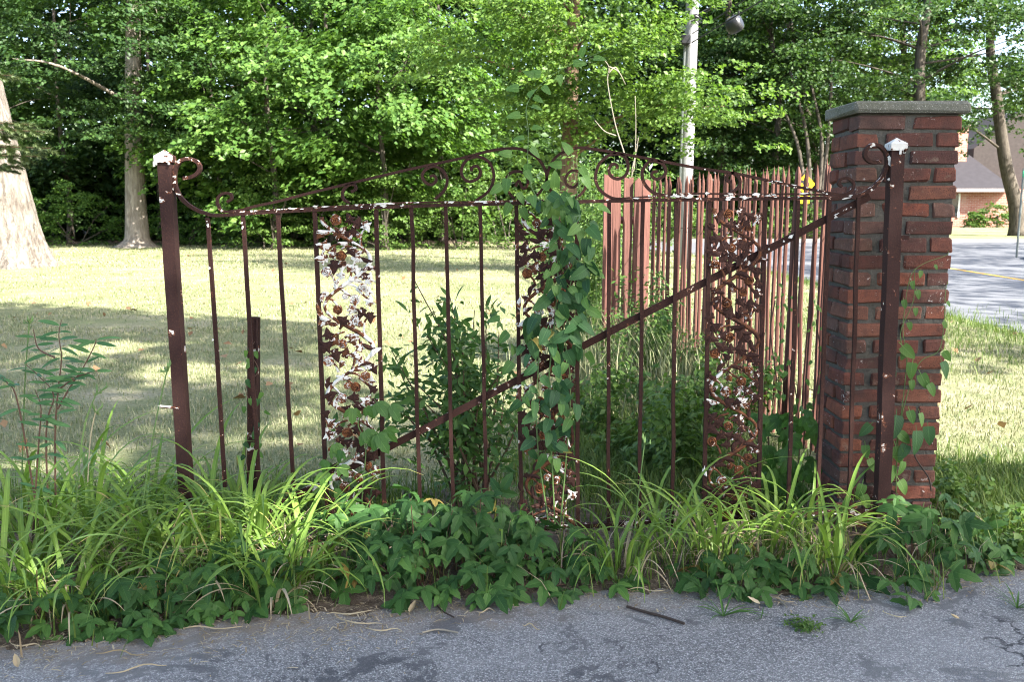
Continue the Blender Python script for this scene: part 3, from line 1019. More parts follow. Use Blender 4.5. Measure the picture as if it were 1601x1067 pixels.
# ------------------------------------------------------------------ picket fence and boards
F0, F1 = Vector((1.80, 4.86, 0)), Vector((1.16, 7.45, 0))
fence = thing('picket_fence', 'long fence of slim pointed brown pickets running back from the brick pillar', 'fence', (F0.x, F0.y, 0))
u = (F1 - F0).normalized()
nrm = Vector((-u.y, u.x, 0))
pk = []
for q in range(4):
    b = MB()
    H = 1.64
    r = 0.0125
    pts = [Vector((random.gauss(0, .003), random.gauss(0, .003), H * t)) for t in (0, .25, .5, .75, .965)]
    v, f = tube(pts, [r * 1.05, r, r, r * .97, r * .93], 7, cap=False)
    n = len(v)
    v.append(Vector((0, 0, H + 0.015)))
    f += [(n - 7 + k, n - 7 + (k + 1) % 7, n) for k in range(7)]
    pk.append(mesh('picket', v, f, M['picket']))
npk = int((F1 - F0).length / 0.054)
for i in range(npk + 1):
    p = F0.lerp(F1, i / npk)
    o = obj('picket', random.choice(pk), fence, loc=(p.x + random.gauss(0, .004), p.y, 0.0), rot=(random.gauss(0, .006), random.gauss(0, .006), random.uniform(0, 6)))
    o.scale = (1, 1, random.uniform(.985, 1.012))
for zz in (0.35, 1.25):
    MB().add(tube([F0 + Vector((0, 0, zz)) + nrm * -0.014, F1 + Vector((0, 0, zz)) + nrm * -0.014], 0.003, 5)).build('wire', M['twig'], fence)
for t in (0.19, 0.62):
    p = F0.lerp(F1, t) - nrm * 0.005
    v, f = tube([p, p + Vector((0, 0, 1.60)), p + Vector((0, 0, 1.64))], [0.020, 0.019, 0.006], 8)
    MB().add((v, f)).build('fence_post', M['picket'], fence)

B0, B1 = Vector((1.15, 7.55, 0)), Vector((.80, 7.48, 0))
bf = thing('board_fence', 'weathered reddish brown close boarded fence section beyond the slim pickets', 'fence', (B0.x, B0.y, 0))
ub = (B1 - B0).normalized()
nb = Vector((-ub.y, ub.x, 0))
L = (B1 - B0).length
x = 0.0
ang = math.atan2(ub.y, ub.x)
while x < L:
    wd = random.uniform(0.07, 0.10)
    H = 1.63 + random.uniform(-.05, .035)
    v = [(0.005, -0.01, 0), (wd - 0.006, -0.01, 0), (wd - 0.006, 0.01, 0), (0.005, 0.01, 0)]
    top = [(0.005, -0.01, H + random.uniform(-.02, .02)), (wd * .5, -0.01, H + random.uniform(-.01, .03)), (wd - 0.006, -0.01, H + random.uniform(-.02, .02))]
    vv = v[:2] + [top[2], top[1], top[0]]
    vb = [(a, 0.01, c) for a, _, c in vv]
    f = [(0, 1, 2, 3, 4), (9, 8, 7, 6, 5)] + [(k, 5 + k, 5 + (k + 1) % 5, (k + 1) % 5) for k in range(5)]
    p = B0 + ub * x
    obj('board', mesh('board', vv + vb, f, M['board']), bf, loc=(p.x, p.y + random.gauss(0, .006), 0), rot=(random.gauss(0, .01), random.gauss(0, .006), ang))
    x += wd
for zz in (0.4, 1.3):
    MB().add(tube([B0 + Vector((0, 0, zz)) - nb * 0.05, B1 + Vector((0, 0, zz)) - nb * 0.05], 0.03, 4)).build('rail', M['board'], bf)

# ------------------------------------------------------------------ tree builder
def leaf_cloud(centers, outs, R_, n, size, droop=0.25, flat=0.45, thick=0.09, wr=(.30, .44), outw=0.0):
    """sprays of small folded leaves around the given twig ends -> V, F"""
    Sn = len(centers)
    N = Sn * n
    c = np.repeat(centers, n, 0)
    o = np.repeat(outs, n, 0)
    Rr = np.repeat(R_ if hasattr(R_, '__len__') else np.full(Sn, R_), n)
    side = np.stack([-o[:, 1], o[:, 0], np.zeros(N)], 1)
    th = rng.uniform(0, 2 * np.pi, N)
    rr = np.sqrt(rng.uniform(0, 1, N)) * Rr
    ru = rr * np.cos(th)
    rs_ = rr * np.sin(th) * 0.8
    p = c + o * ru[:, None] + side * rs_[:, None]
    p[:, 2] += -droop * (rr ** 2) / np.maximum(Rr, .01) - 0.25 * ru * droop + rng.normal(0, 1, N) * thick * Rr
    t = o * rng.uniform(0.2, 1.0, N)[:, None] + side * rng.normal(0, .7, N)[:, None]
    t[:, 2] += -0.35 + rng.normal(0, .35, N)
    t /= np.linalg.norm(t, axis=1)[:, None]
    nr = rng.normal(0, flat, (N, 3))
    nr[:, 2] += 1.0
    nr[:, 1] -= 0.15
    nr += o * outw
    nr -= t * np.sum(nr * t, 1)[:, None]
    nr /= np.linalg.norm(nr, axis=1)[:, None]
    s = np.cross(t, nr)
    L_ = size * rng.uniform(0.65, 1.3, N)
    wv = L_ * rng.uniform(wr[0], wr[1], N)
    V = np.empty((N, 4, 3))
    V[:, 0] = p - t * (L_ * .5)[:, None]
    V[:, 1] = p + s * wv[:, None] + nr * (wv * .35)[:, None]
    V[:, 2] = p + t * (L_ * .5)[:, None]
    V[:, 3] = p - s * wv[:, None] + nr * (wv * .35)[:, None]
    i = np.arange(N)[:, None] * 4
    F = np.concatenate([i + np.array([[0, 1, 2]]), i + np.array([[0, 2, 3]])], 0)
    return V.reshape(-1, 3), F
def ell_points(center, rad, n, zmin=0.3, inner=0.35):
    d = rng.normal(0, 1, (n, 3))
    d /= np.linalg.norm(d, axis=1)[:, None]
    q = rng.uniform(inner, 1, n) ** 0.6
    p = np.array(center) + d * np.array(rad) * q[:, None] * (1 + 0.18 * np.sin(d[:, :1] * 5 + d[:, 2:] * 7 + center[0]))
    o = d * np.array([1, 1, 0])
    o += rng.normal(0, .25, o.shape) * np.array([1, 1, 0])
    o /= np.maximum(np.linalg.norm(o, axis=1), 1e-6)[:, None]
    k = p[:, 2] > zmin
    return p[k], o[k]
def boughs(C, O, k, spread, vs=.35):
    """each point becomes a bough: k sprays gathered in a loose shelf"""
    n = len(C)
    g = rng.normal(0, 1, (n, k, 3)) * np.array([spread, spread, spread * vs])
    g += O[:, None, :] * rng.uniform(-.2, .9, (n, k, 1)) * spread
    g[:, :, 2] -= .35 * np.linalg.norm(g[:, :, :2], axis=2) ** 2 / max(spread, .1) * .3
    P = (C[:, None, :] + g).reshape(-1, 3)
    Q = np.repeat(O, k, 0)
    m = P[:, 2] > .25
    return P[m], Q[m]
def trunk_tubes(path, rad, crown_pts, nl, base, rl=0.35, seg=10, flare=1.35):
    b = MB()
    P = catmull([Vector(p) for p in path], 5)
    n = len(P)
    rr = []
    for i in range(n):
        t = i / (n - 1)
        r = rad * (1 - 0.62 * t)
        r *= 1 + (flare - 1) * max(0, 1 - t * n / 3.0) ** 2
        rr.append(r)
    b.add(tube(P, rr, seg))
    if len(crown_pts):
        for k in range(nl):
            e = Vector(crown_pts[random.randrange(len(crown_pts))])
            # leave the trunk below the twig end
            i = max(1, min(n - 2, int(n * random.uniform(0.35, 0.95))))
            for j in range(n):
                if P[j].z > e.z - (e - P[j]).length * 0.35:
                    i = max(1, min(j, n - 1))
                    break
            s = P[i]
            m = s.lerp(e, 0.5) + Vector((random.gauss(0, .25), random.gauss(0, .25), random.uniform(-.1, .5)))
            Q = catmull([s, m, e], 4)
            r0 = rr[i] * random.uniform(rl * .6, rl)
            b.add(tube(Q, [r0 * (1 - .85 * q / (len(Q) - 1)) for q in range(len(Q))], 5))
    return b
def tree(name, label, x, y, path, rad, crown, nspray, nleaf, leaf, spray_r, mat, barkm, group=None, limbs=10, droop=.25, flat=.45, flare=1.35, inner=.35, extra=None, cat='tree', bough=6, bsp=.55, vs=.35, outw=0.0):
    o = thing(name, label, cat, (x, y, 0), group)
    C, O, T = [], [], []
    for (c, r, frac, zmin) in crown:
        p, q = ell_points(c, r, max(4, int(nspray * frac / max(1, bough))), zmin, inner)
        T.append(p)
        if bough > 1:
            p, q = boughs(p, q, bough, bsp, vs)
        C.append(p)
        O.append(q)
    C, O, T = np.concatenate(C), np.concatenate(O), np.concatenate(T)
    if extra is not None:
        C, O = extra(C, O)
    V, F = leaf_cloud(C, O, spray_r * rng.uniform(.7, 1.25, len(C)), nleaf, leaf, droop, flat, outw=outw)
    V = V - np.array([x, y, 0])
    obj('crown', fast_mesh('crown', V, F, M[mat]), o, loc=(x, y, 0))
    trunk_tubes(path, rad, [tuple(a) for a in T], limbs, (x, y, 0), flare=flare).build('trunk', M[barkm], o, smooth=True)
    return o

# big pale trunk at the left edge, crown above the frame
tree('shade_tree', 'massive pale barked tree trunk at the left edge of the sunny lawn', -12.05, 21.6,
     [(-12.0, 21.6, -0.05), (-12.06, 21.6, 0.6), (-12.2, 21.6, 1.8), (-12.5, 21.6, 4), (-12.95, 21.6, 7), (-13.2, 21.7, 10.5), (-13.3, 21.7, 13)], 0.70,
     [((-13.2, 21.7, 11.5), (4.2, 4.0, 3.6), 1, 7.6)], 150, 40, .17, .8, 'oak', 'bark_pale', limbs=12, flare=1.5)
big = [o for o in COL.objects if o.name.startswith('trunk')][-1]
def ridged_trunk(path, rads, seg=64):
    P = catmull([Vector(p) for p in path], 9)
    n = len(P)
    v, f = [], []
    for i, p in enumerate(P):
        t = i / (n - 1) * (len(rads) - 1)
        k = min(int(t), len(rads) - 2)
        r0 = rads[k] + (rads[k + 1] - rads[k]) * (t - k)
        root = max(0, 1 - p.z / .9)
        for j in range(seg):
            q = 2 * math.pi * j / seg
            rg = abs(math.sin(q * 10 + .9 * math.sin(p.z * 2.3 + q * 3) + .5 * math.sin(p.z * 5.1))) ** .6
            rr = r0 * (1 + .05 * rg + .02 * math.sin(q * 3 + p.z) + .14 * root * max(0, math.sin(q * 5 + 1)) ** 2) + random.gauss(0, .005)
            v.append((p.x + rr * math.cos(q), p.y + rr * math.sin(q), p.z))
    for i in range(n - 1):
        for j in range(seg):
            j2 = (j + 1) % seg
            f.append((i * seg + j, i * seg + j2, (i + 1) * seg + j2, (i + 1) * seg + j))
    return v, f
nm = big.data
bx = MB().add(ridged_trunk([(-12.0, 21.6, -0.05), (-12.02, 21.6, 0.3), (-12.08, 21.6, 0.8), (-12.2, 21.6, 1.8), (-12.5, 21.6, 4), (-12.95, 21.6, 7), (-13.2, 21.7, 10.5), (-13.3, 21.7, 13)], [.92, .80, .70, .64, .55, .46, .33, .2]))
bx.build('tmp', M['bark_pale'], big.parent)
tmpo = COL.objects['tmp']
big.data = tmpo.data
big.data.name = 'trunk'
D2.objects.remove(tmpo)
# grey trunk at the wood's edge with layered oak sprays
tree('oak_tree', 'grey trunked oak with dark layered branches at the edge of the wood', gx(215, 32.5), 32.5,
     [(gx(215, 32.5), 32.5, -0.05), (gx(216, 32.5), 32.5, .7), (gx(217, 32.5), 32.5, 2.0), (gx(222, 32.5), 32.5, 5), (gx(232, 32.5), 32.5, 9), (gx(236, 32.5), 32.5, 13)], 0.46,
     [((gx(150, 32), 31.5, 6.6), (4.8, 2.0, 3.6), .75, 2.2), ((gx(230, 32), 32.5, 11.5), (4.6, 4, 4), .35, 7.0), ((gx(285, 31), 30.6, 3.9), (1.7, .9, 1.3), .07, 2.4)], 430, 46, .15, .6, 'oak', 'bark_grey', limbs=5, flare=2.0, droop=.12, flat=.38, bough=8, bsp=.8)
mp = [(345, 35.0, 4.6, 6.5), (430, 31.8, 3.4, 5.2), (520, 33.0, 3.7, 6.2), (600, 31.2, 3.1, 4.6), (690, 33.5, 3.6, 6.6), (500, 36.5, 4.4, 9.0), (640, 37, 4.2, 9.5), (110, 37.5, 4.6, 7.5), (10, 36, 4.2, 6.0), (250, 38.5, 4.6, 8.5)]
mlab = ['leafy green maple behind the left gate post with foliage down to the ground', 'bright maple just right of the grey oak trunk with sunlit sprays', 'tall sunlit maple above the white painted rose panel',
        'low bright maple in front of the taller ones above the middle gate bars', 'green maple left of the fine leaved yellow green tree', 'tall rear maple whose top leaves the frame above the first rose panel', 'tall shaded maple at the back, left of the fine leaved tree',
        'dark maple deep in the wood between the pale trunk and the grey oak', 'shaded maple behind the massive pale trunk', 'tall dark maple directly behind the grey oak trunk']
for i, (px, D, r, zc) in enumerate(mp):
    x = gx(px, D)
    tree('maple_tree', mlab[i], x, D, [(x, D, -.05), (x + .1, D, 2), (x - .1, D, 5), (x, D, zc + 2)], 0.12 + 0.02 * (i % 3),
         [((x, D, zc), (r, r * .85, zc * .80), 1, .5)], 330 if i < 7 else 260, 40, .19, .62, 'maple' if i < 7 else 'oak', 'bark_dark', 'maples along the edge of the wood', limbs=8, droop=.6, flat=.5, inner=.6, bough=9, bsp=.55, vs=.62, outw=.7)

# fine-leaved yellow-green tree nearer than the pole
x = gx(886, 20)
tree('locust_tree', 'fine leaved yellow green tree with a brown trunk behind the middle rose panel', x, 20,
     [(x, 20, -.05), (x + .02, 20, 1.5), (x + .05, 20, 3.2), (x + .1, 20, 5.5), (x + .3, 20, 9)], 0.25,
     [((x + .1, 19.2, 5.4), (2.7, 2.0, 2.9), .72, 2.75), ((x, 18.3, 4.9), (1.5, .6, 1.9), .2, 2.9), ((x - .2, 20, 8.2), (2.9, 2.6, 2.6), .3, 5), ((gx(1085, 19), 18.8, 3.6), (1.25, .6, .6), .12, 2.9)], 460, 56, .10, .5, 'locust', 'bark_brown', limbs=14, droop=.22, flat=.55, flare=1.5, bough=5, bsp=.4)
# bushes at the edge of the wood
bl = [(20, 33.5, 1.6, 1.5), (120, 34.2, 1.7, 1.7), (300, 34.4, 1.5, 1.4), (385, 33.6, 1.6, 1.5), (460, 33.4, 1.5, 1.3), (545, 33.2, 1.7, 1.9), (635, 32.6, 1.7, 2.3), (715, 32.0, 1.7, 2.6), (790, 31.0, 1.8, 2.4), (930, 26, 1.5, 2.3), (1010, 27, 1.4, 2.0), (428, 31.0, 1.5, 2.3), (598, 30.5, 1.5, 2.0)]
bn = ['dark bush beside the massive pale trunk', 'dark bush between the pale trunk and the grey oak', 'low dark bush just right of the left gate post', 'low bush beneath the bright maple, right of the left post', 'rounded bush left of the white painted rose panel',
      'sunlit bush behind the first rose panel', 'taller bright bush behind the bars right of the first rose panel', 'bright yellow green bush in the middle of the gate', 'bright bush just left of the middle rose panel', 'bright bush left of the brown boards', 'dark leafy bush behind the brown boards', 'full green bush seen left of the first rose panel, before a maple trunk', 'full green bush seen just right of the first rose panel, before a maple trunk']
for i, (px, D, r, h) in enumerate(bl):
    x = gx(px, D)
    o = thing('bush', bn[i], 'bush', (x, D, 0), 'bushes along the edge of the wood')
    h *= 1.3
    C, O = ell_points((x, D, h * .45), (r * 1.15, r * .7, h * .62), 95, .1, .5)
    V, F = leaf_cloud(C, O, .42 * rng.uniform(.7, 1.25, len(C)), 42, .10, .3, .5)
    obj('foliage', fast_mesh('foliage', V - np.array([x, D, 0]), F, M['bush' if i > 4 else 'maple']), o, loc=(x, D, 0))
    bb = MB()
    for k in range(5):
        e = C[random.randrange(len(C))]
        bb.add(tube([(x + random.gauss(0, .15), D + random.gauss(0, .1), 0), (x + (e[0] - x) * .5, D + (e[1] - D) * .5, e[2] * .6), tuple(e)], [.025, .018, .006], 5))
    bb.build('stems', M['bark_dark'], o)['kind'] = 'stuff'
# far-off woodland behind everything on the left and centre
C1 = np.concatenate([np.stack([rng.uniform(-34, 3, 5600), rng.uniform(40, 54, 5600), rng.uniform(0.2, 19, 5600)], 1), np.stack([rng.uniform(-30, 2, 1300), rng.uniform(38, 43, 1300), rng.uniform(0.2, 4.5, 1300)], 1), np.stack([rng.uniform(2, 18, 2300), rng.uniform(50, 62, 2300), rng.uniform(0.2, 17, 2300)], 1)])
C2 = np.stack([rng.uniform(8, 62, 3200), rng.uniform(88, 112, 3200), rng.uniform(0.3, 17, 3200)], 1)
CC = np.concatenate([C1, C2])
aa = rng.uniform(0, 6.28, len(CC))
OO = np.stack([np.cos(aa), np.sin(aa), np.zeros(len(CC))], 1)
V, F = leaf_cloud(CC, OO, 1.3 * rng.uniform(.7, 1.25, len(CC)), 26, .36, .25, .5)
o = obj('woodland', fast_mesh('woodland', V, F, M['wood_mass']))
o['kind'] = 'stuff'
# tree trunks seen dimly in the wood
# street trees on the right
st = [(1442, 43, .34, [(1442, 375), (1440, 250), (1438, 100), (1452, 0)], 9.8, 5.2, 'broad street tree whose grey trunk rises straight behind the concrete cap'),
      (1285, 45, .22, [(1278, 372), (1276, 250), (1255, 140), (1235, 30)], 8.6, 4.4, 'slender leaning tree just left of the brick pillar'),
      (1205, 44, .20, [(1210, 372), (1212, 250), (1218, 150), (1205, 40)], 7.8, 4.2, 'dark leafy tree between the utility pole and the pillar'),
      (1130, 46, .24, [(1130, 370), (1128, 250), (1135, 120), (1140, 0)], 7.4, 4.4, 'dense dark tree directly behind the utility pole'),
      (1588, 46, .40, [(1592, 366), (1588, 320), (1572, 255), (1558, 150), (1548, 60)], 10.0, 5.0, 'curved trunk street tree in front of the brick house'),
      (1360, 60, .30, [(1360, 360), (1362, 250), (1370, 120), (1380, 0)], 10.5, 5.2, 'distant sunlit tree beyond the cap of the pillar'),
      (1420, 58, .28, [(1418, 360), (1418, 250), (1415, 120), (1410, 0)], 11.5, 5.2, 'distant pale tree crown half hidden by the street tree above the cap')]
for i, (px, D, r, path, zc, cr, lab) in enumerate(st):
    x = gx(px, D)
    P = [W(a, b, D) for a, b in path]
    P[0].z = -.05
    P.append(P[-1] + Vector((.3, 0, 3)))
    low = [3.6, 1.6, 1.2, .6, 4.4, 4.2, 8.5][i]
    tree('street_tree', lab, P[0].x, D, P, r, [((P[-2].x, D, zc), (cr, cr * .8, zc - low + .5), 1, low)], 380, 44, .19, .8, 'street_leaf' if i < 5 else 'locust', 'bark_dark', 'trees across the street', limbs=16, droop=.25, flat=.5)
# thin multi-stem trunks left of the pillar
x = gx(1262, 41.5)
ms = thing('young_tree', 'thin stemmed young tree with several bare trunks left of the pillar', 'tree', (x, 41.5, 0))
b = MB()
for (a0, a1, a2) in (((1272, 372), (1285, 230), (1268, 130)), ((1268, 372), (1262, 220), (1235, 110)), ((1276, 372), (1296, 200), (1300, 90)), ((1266, 372), (1250, 240), (1225, 170))):
    P = [W(*a0, 41.5), W(*a1, 41.5), W(*a2, 41.5)]
    P[0].z = -.03
    b.add(tube(catmull(P, 5), [.12 - .007 * k for k in range(11)], 7))
b.build('trunk', M['bark_dark'], ms, smooth=True)
C, O = ell_points((x, 41.5, 6.6), (2.6, 2.0, 1.8), 60, 4.4)
V, F = leaf_cloud(C, O, .9, 40, .17, .25, .5)
obj('crown', fast_mesh('crown', V - np.array([x, 41.5, 0]), F, M['street_leaf']), ms, loc=(x, 41.5, 0))

# bleached dead sapling beside the boards
ds = thing('dead_sapling', 'bleached leafless sapling standing at the brown boards', 'sapling', (W(985, 300, 9.3).x, 9.3, 0))
b = MB()
for pts in ([(985, 470), (986, 300), (992, 260), (994, 200), (993, 150)], [(986, 285), (976, 240), (962, 195), (950, 130), (952, 105), (940, 88)], [(951, 115), (962, 105), (972, 120)], [(952, 104), (967, 112), (978, 132)], [(963, 212), (945, 205), (930, 188)], [(987, 270), (995, 235), (998, 215)]):
    P = [W(a, c, 9.3) for a, c in pts]
    if pts[0][1] == 470:
        P[0].z = 0
    P = catmull(P, 4)
    b.add(tube(P, [.008 - .005 * i / len(P) for i in range(len(P))], 6))
b.build('branch', M['dead_wood'], ds, smooth=True)

# spruce standing just left of the frame, one branch reaching in
sx, sy = -9.6, 12.6
sprc = thing('spruce_tree', 'green spruce whose needled branch tips reach in over the pale trunk at left', 'tree', (sx, sy, 0))
MB().add(tube([(sx, sy, 0), (sx, sy, 3), (sx, sy, 8)], [.16, .12, .02], 9)).build('trunk', M['bark_dark'], sprc, smooth=True)
Vn, Fn = [], []
bb = MB()
def needle_twig(p, q, ln=0.05, k=46):
    global Vn, Fn
    p, q = np.array(p), np.array(q)
    d = (q - p) / np.linalg.norm(q - p)
    t = rng.uniform(0, 1, k)
    c = p + (q - p) * t[:, None]
    r = rng.normal(0, 1, (k, 3))
    r -= d * (r @ d)[:, None]
    r /= np.linalg.norm(r, axis=1)[:, None]
    e = c + (r * .75 + d * .7) * ln
    s = np.cross(r, d) * 0.008
    base = sum(len(a) for a in Vn)
    Vn.append(np.stack([c - s, c + s, e], 1).reshape(-1, 3))
    Fn.append(np.arange(k * 3).reshape(-1, 3) + base)
tips = [W(78, 232, 11.8), W(70, 206, 12.2), W(58, 245, 11.6), W(45, 195, 12.4), W(30, 262, 11.5), W(18, 118, 12.0), W(20, 215, 12.6)]
for e in tips + [Vector((sx + 2.6 * math.cos(a), sy + 2.6 * math.sin(a), z)) for a, z in zip(rng.uniform(1.2, 5.0, 14), rng.uniform(1.0, 5.5, 14))]:
    rootz = e.z + .5
    P = catmull([Vector((sx, sy, rootz)), Vector((sx, sy, rootz)).lerp(e, .55) + Vector((0, 0, -.12)), e], 8)
    bb.add(tube(P, [.022 - .017 * i / len(P) for i in range(len(P))], 5))
    for i in range(6, len(P) - 1):
        needle_twig(P[i], P[i + 1], .06, 60)
        for sgn in (-1, 1):
            dirv = (P[i + 1] - P[i]).normalized()
            sd_ = Vector((-dirv.y, dirv.x, 0)) * sgn
            l = .42 * (1 - .7 * i / len(P)) + .05
            t2 = P[i] + (sd_ * .8 + dirv * .7) * l + Vector((0, 0, random.uniform(-.12, .05)))
            needle_twig(P[i], t2, .055, int(260 * l) + 24)
            for q in (.45, .75):
                m = P[i].lerp(t2, q)
                needle_twig(m, m + (dirv * .7 + sd_ * .3) * l * .5 + Vector((0, 0, -.03)), .05, 44)
bb.build('branches', M['stem_brown'], sprc)['kind'] = 'stuff'
Vn = np.concatenate(Vn)
Fn = np.concatenate(Fn)
obj('needles', fast_mesh('needles', Vn - np.array([sx, sy, 0]), Fn, M['needle']), sprc, loc=(sx, sy, 0))['kind'] = 'stuff'

# unseen trees behind and beside the camera, crowns shaped to shade gate, drive, street
def inpoly(p, poly):
    x, y = p
    c = False
    for (x1, y1), (x2, y2) in zip(poly, poly[1:] + poly[:1]):
        if (y1 > y) != (y2 > y) and x < (x2 - x1) * (y - y1) / (y2 - y1) + x1:
            c = not c
    return c
gate_shade = [(-15, 14.2), (-7.6, 13.4), (-5, 12.2), (-2.4, 10.9), (-1.9, 9.2), (-1.35, 7.6), (-.9, 6.3), (0.2, 5.8), (1.25, 5.35), (2.2, 4.8), (4.6, 4.5), (6.4, 4.3), (6.4, -3), (-15, -3)]
street_shade = [(5.9, 4.6), (9, 6), (13.8, 9), (14, 20.5), (11.5, 24), (6.2, 22), (5.2, 15.2), (4.4, 12.5), (2.9, 8.2), (4.2, 7.3), (5.2, 6.6)]
HOLES = [(-1.0, 3.42, .26), (-.62, 3.5, .2), (3.3, 6.2, .8), (-.55, 3.15, .12), (.75, 3.4, .16), (-4.1, 8.9, .5), (-2.9, 7.6, .4), (9, 13.3, .45), (10.5, 13.7, .4), (8, 17.5, .6), (12, 18.2, .6), (10, 21, .5), (12, 25.5, .6), (10, 28, .7), (17, 29.5, .9), (14, 33, .7), (20, 34, 1.0), (-9, 9, .5), (1.15, 3.4, .13), (-1.75, 3.0, .14), (-.15, 3.45, .12), (-1.4, 3.4, .12)]  # gaps cut in the crowns where sun flecks should land
shift = Vector((sunv.x / sunv.z, sunv.y / sunv.z))
def shade(label, poly, hs, n, trunk, nleaf=34, leaf=.24, thin=0.0):
    C = []
    bx = [p[0] for p in poly]
    by = [p[1] for p in poly]
    while len(C) < n:
        g = (random.uniform(min(bx), max(bx)), random.uniform(min(by), max(by)))
        if inpoly(g, poly):
            h = random.uniform(*hs)
            C.append((g[0] + shift.x * h, g[1] + shift.y * h, h))
    C = np.array(C)
    a = rng.uniform(0, 6.28, len(C))
    O = np.stack([np.cos(a), np.sin(a), np.zeros(len(C))], 1)
    V, F = leaf_cloud(C, O, .85 * rng.uniform(.7, 1.2, len(C)), nleaf, leaf, .2, .45)
    Lv = V.reshape(-1, 4, 3)
    m = Lv.mean(1)
    gx_ = m[:, 0] - shift.x * m[:, 2]
    gy_ = m[:, 1] - shift.y * m[:, 2]
    keep = np.array([inpoly((x_, y_ - .02), poly) for x_, y_ in zip(gx_, gy_)])
    for hx, hy, hr in HOLES:
        keep &= ((gx_ - hx) ** 2 + (gy_ - hy) ** 2) > hr ** 2
    # nothing may hang into the picture
    dep = m[:, 1] * CP - (m[:, 2] - CH) * SP
    upc = (m[:, 2] - CH) * CP + m[:, 1] * SP
    keep &= ~((dep > .5) & (np.abs(m[:, 0]) < dep * .75) & (upc < dep * .5))
    Lv = Lv[keep]
    i = np.arange(len(Lv))[:, None] * 4
    F = np.concatenate([i + np.array([[0, 1, 2]]), i + np.array([[0, 2, 3]])], 0)
    x, y = trunk
    o = thing('shade_tree', label, 'tree', (x, y, 0))
    obj('crown', fast_mesh('crown', Lv.reshape(-1, 3) - np.array([x, y, 0]), F, M['oak']), o, loc=(x, y, 0))
    c = C.mean(0)
    trunk_tubes([(x, y, 0), (x + .1, y, hs[0] * .4), (x * .6 + c[0] * .4, y * .6 + c[1] * .4, hs[0] * .8), (c[0], c[1], hs[0] + 1)], .42, [tuple(q) for q in C], 16, (x, y, 0)).build('trunk', M['bark_grey'], o, smooth=True)
gl = [p for p in gate_shade]
shade('tall tree behind the viewer whose crown shades the lawn on the left', [(-15, 14.2), (-7.6, 13.4), (-5, 12.2), (-2.4, 10.9), (-1.9, 9.2), (-1.6, 8.2), (-1.6, 4.6), (-15, 1.5)], (10, 14), 760, (3.6, -5.2))
shade('tall tree behind the viewer whose crown shades the gate and drive', [(-15, 1.5), (-1.6, 4.6), (-1.6, 8.2), (-1.35, 7.6), (-.9, 6.3), (0.2, 5.8), (1.25, 5.35), (2.2, 4.8), (4.6, 4.5), (6.4, 4.3), (6.4, -3), (-15, -3)], (10, 14), 620, (15.6, -7))
shade('added unseen tree behind the viewer whose crown shades the drive', [(-6, 3.3), (6.4, 3.6), (6.4, -1), (-6, -1)], (9, 13), 700, (9.5, -9))  # extra crown added to even out the shade on the drive
shade('roadside tree right of the view whose crown shades the street', street_shade, (8, 11), 190, (16.5, 7))

shade('added tree on the street corner right of the view whose crown shades the junction', [(7, 23), (13, 22), (26, 27), (27, 36), (8, 37)], (8, 12), 300, (25, 22))  # unseen crown added to put the junction in shade
# ------------------------------------------------------------------ pole, cables, signs, house
pxp = W(1079, 300, 21)
pole = thing('utility_pole', 'silvery wooden utility pole rising behind the fence', 'pole', (pxp.x, 21, 0))
pt, pb = W(1088, -150, 21), W(1072, 300, 21)
dirp = (pt - pb).normalized()
k0 = pb - dirp * (pb.z / dirp.z)
MB().add(tube([k0, pb, pt, pt + dirp * 1.2], [.165, .155, .145, .14], 16)).build('shaft', M['pole'], pole, smooth=True)
MB().add(tube([k0 + Vector((-.17, -.06, 0)), W(1063, 300, 20.93), W(1071, 60, 20.93)], .028, 6)).build('conduit', M['steel'], pole)
b = MB()
for yy in (26, 30, 35):
    c = W(1085, yy, 21)
    b.add(tube([c + Vector((.165 * math.cos(q), .165 * math.sin(q), .02 * math.sin(q * 3))) for q in np.linspace(0, 6.28, 14)], .014, 5))
b.build('strap', M['black'], pole)
c = W(1075, 62, 20.8)
b = MB()
b.add(chamfer_box(.22, .16, .22, .03))
b.v = [(v[0] + c.x - .05, v[1] + c.y, v[2] + c.z) for v in b.v]
b.build('bracket', M['black'], pole)
cab = [((1094, 22), (1150, -14), .035, 'thick upper cable leaving the pole strap'), ((1083, 52), (1155, 0), .012, 'thin middle cable crossing the pole'), ((1082, 66), (1183, 0), .014, 'lowest cable that carries the black drum')]
for (a, c, r, lab) in cab:
    p = W(*a, 20.82)
    q = W(*c, 18.4)
    q = p + (q - p) * 9
    o = thing('overhead_cable', lab, 'cable', tuple(p))
    mid = p.lerp(q, .5) + Vector((0, 0, -.25))
    MB().add(tube(catmull([p, mid, q], 12), r, 6)).build('wire', M['black'], o)
# drum on the lowest cable
p = W(1149, 38, 19.6)
drum = thing('cable_drum', 'round black drum with a white tag hanging under the cables', 'cable drum', tuple(p))
ax = Vector((.75, -.55, .38)).normalized()
prof = [(-.17, .04), (-.165, .10), (-.14, .155), (-.06, .175), (.02, .178), (.10, .17), (.14, .14), (.155, .08), (.158, .01)]
MB().add(tube([p + ax * t for t, r in prof], [r for t, r in prof], 18)).build('body', M['drum'], drum, smooth=True)
up = Vector((0, 0, 1))
q = p + Vector((.0, -.17, .055))
MB().add(box(q.x - .02, q.x + .05, q.y - .01, q.y + .004, q.z - .02, q.z + .025)).build('tag', M['white_tag'], drum)
MB().add(tube([p + ax * -.05 + up * .15, p + ax * -.05 + up * .24], .02, 6)).add(tube([p + ax * .08 + up * .13, p + ax * .08 + up * .24], .02, 6)).build('clamp', M['black'], drum)

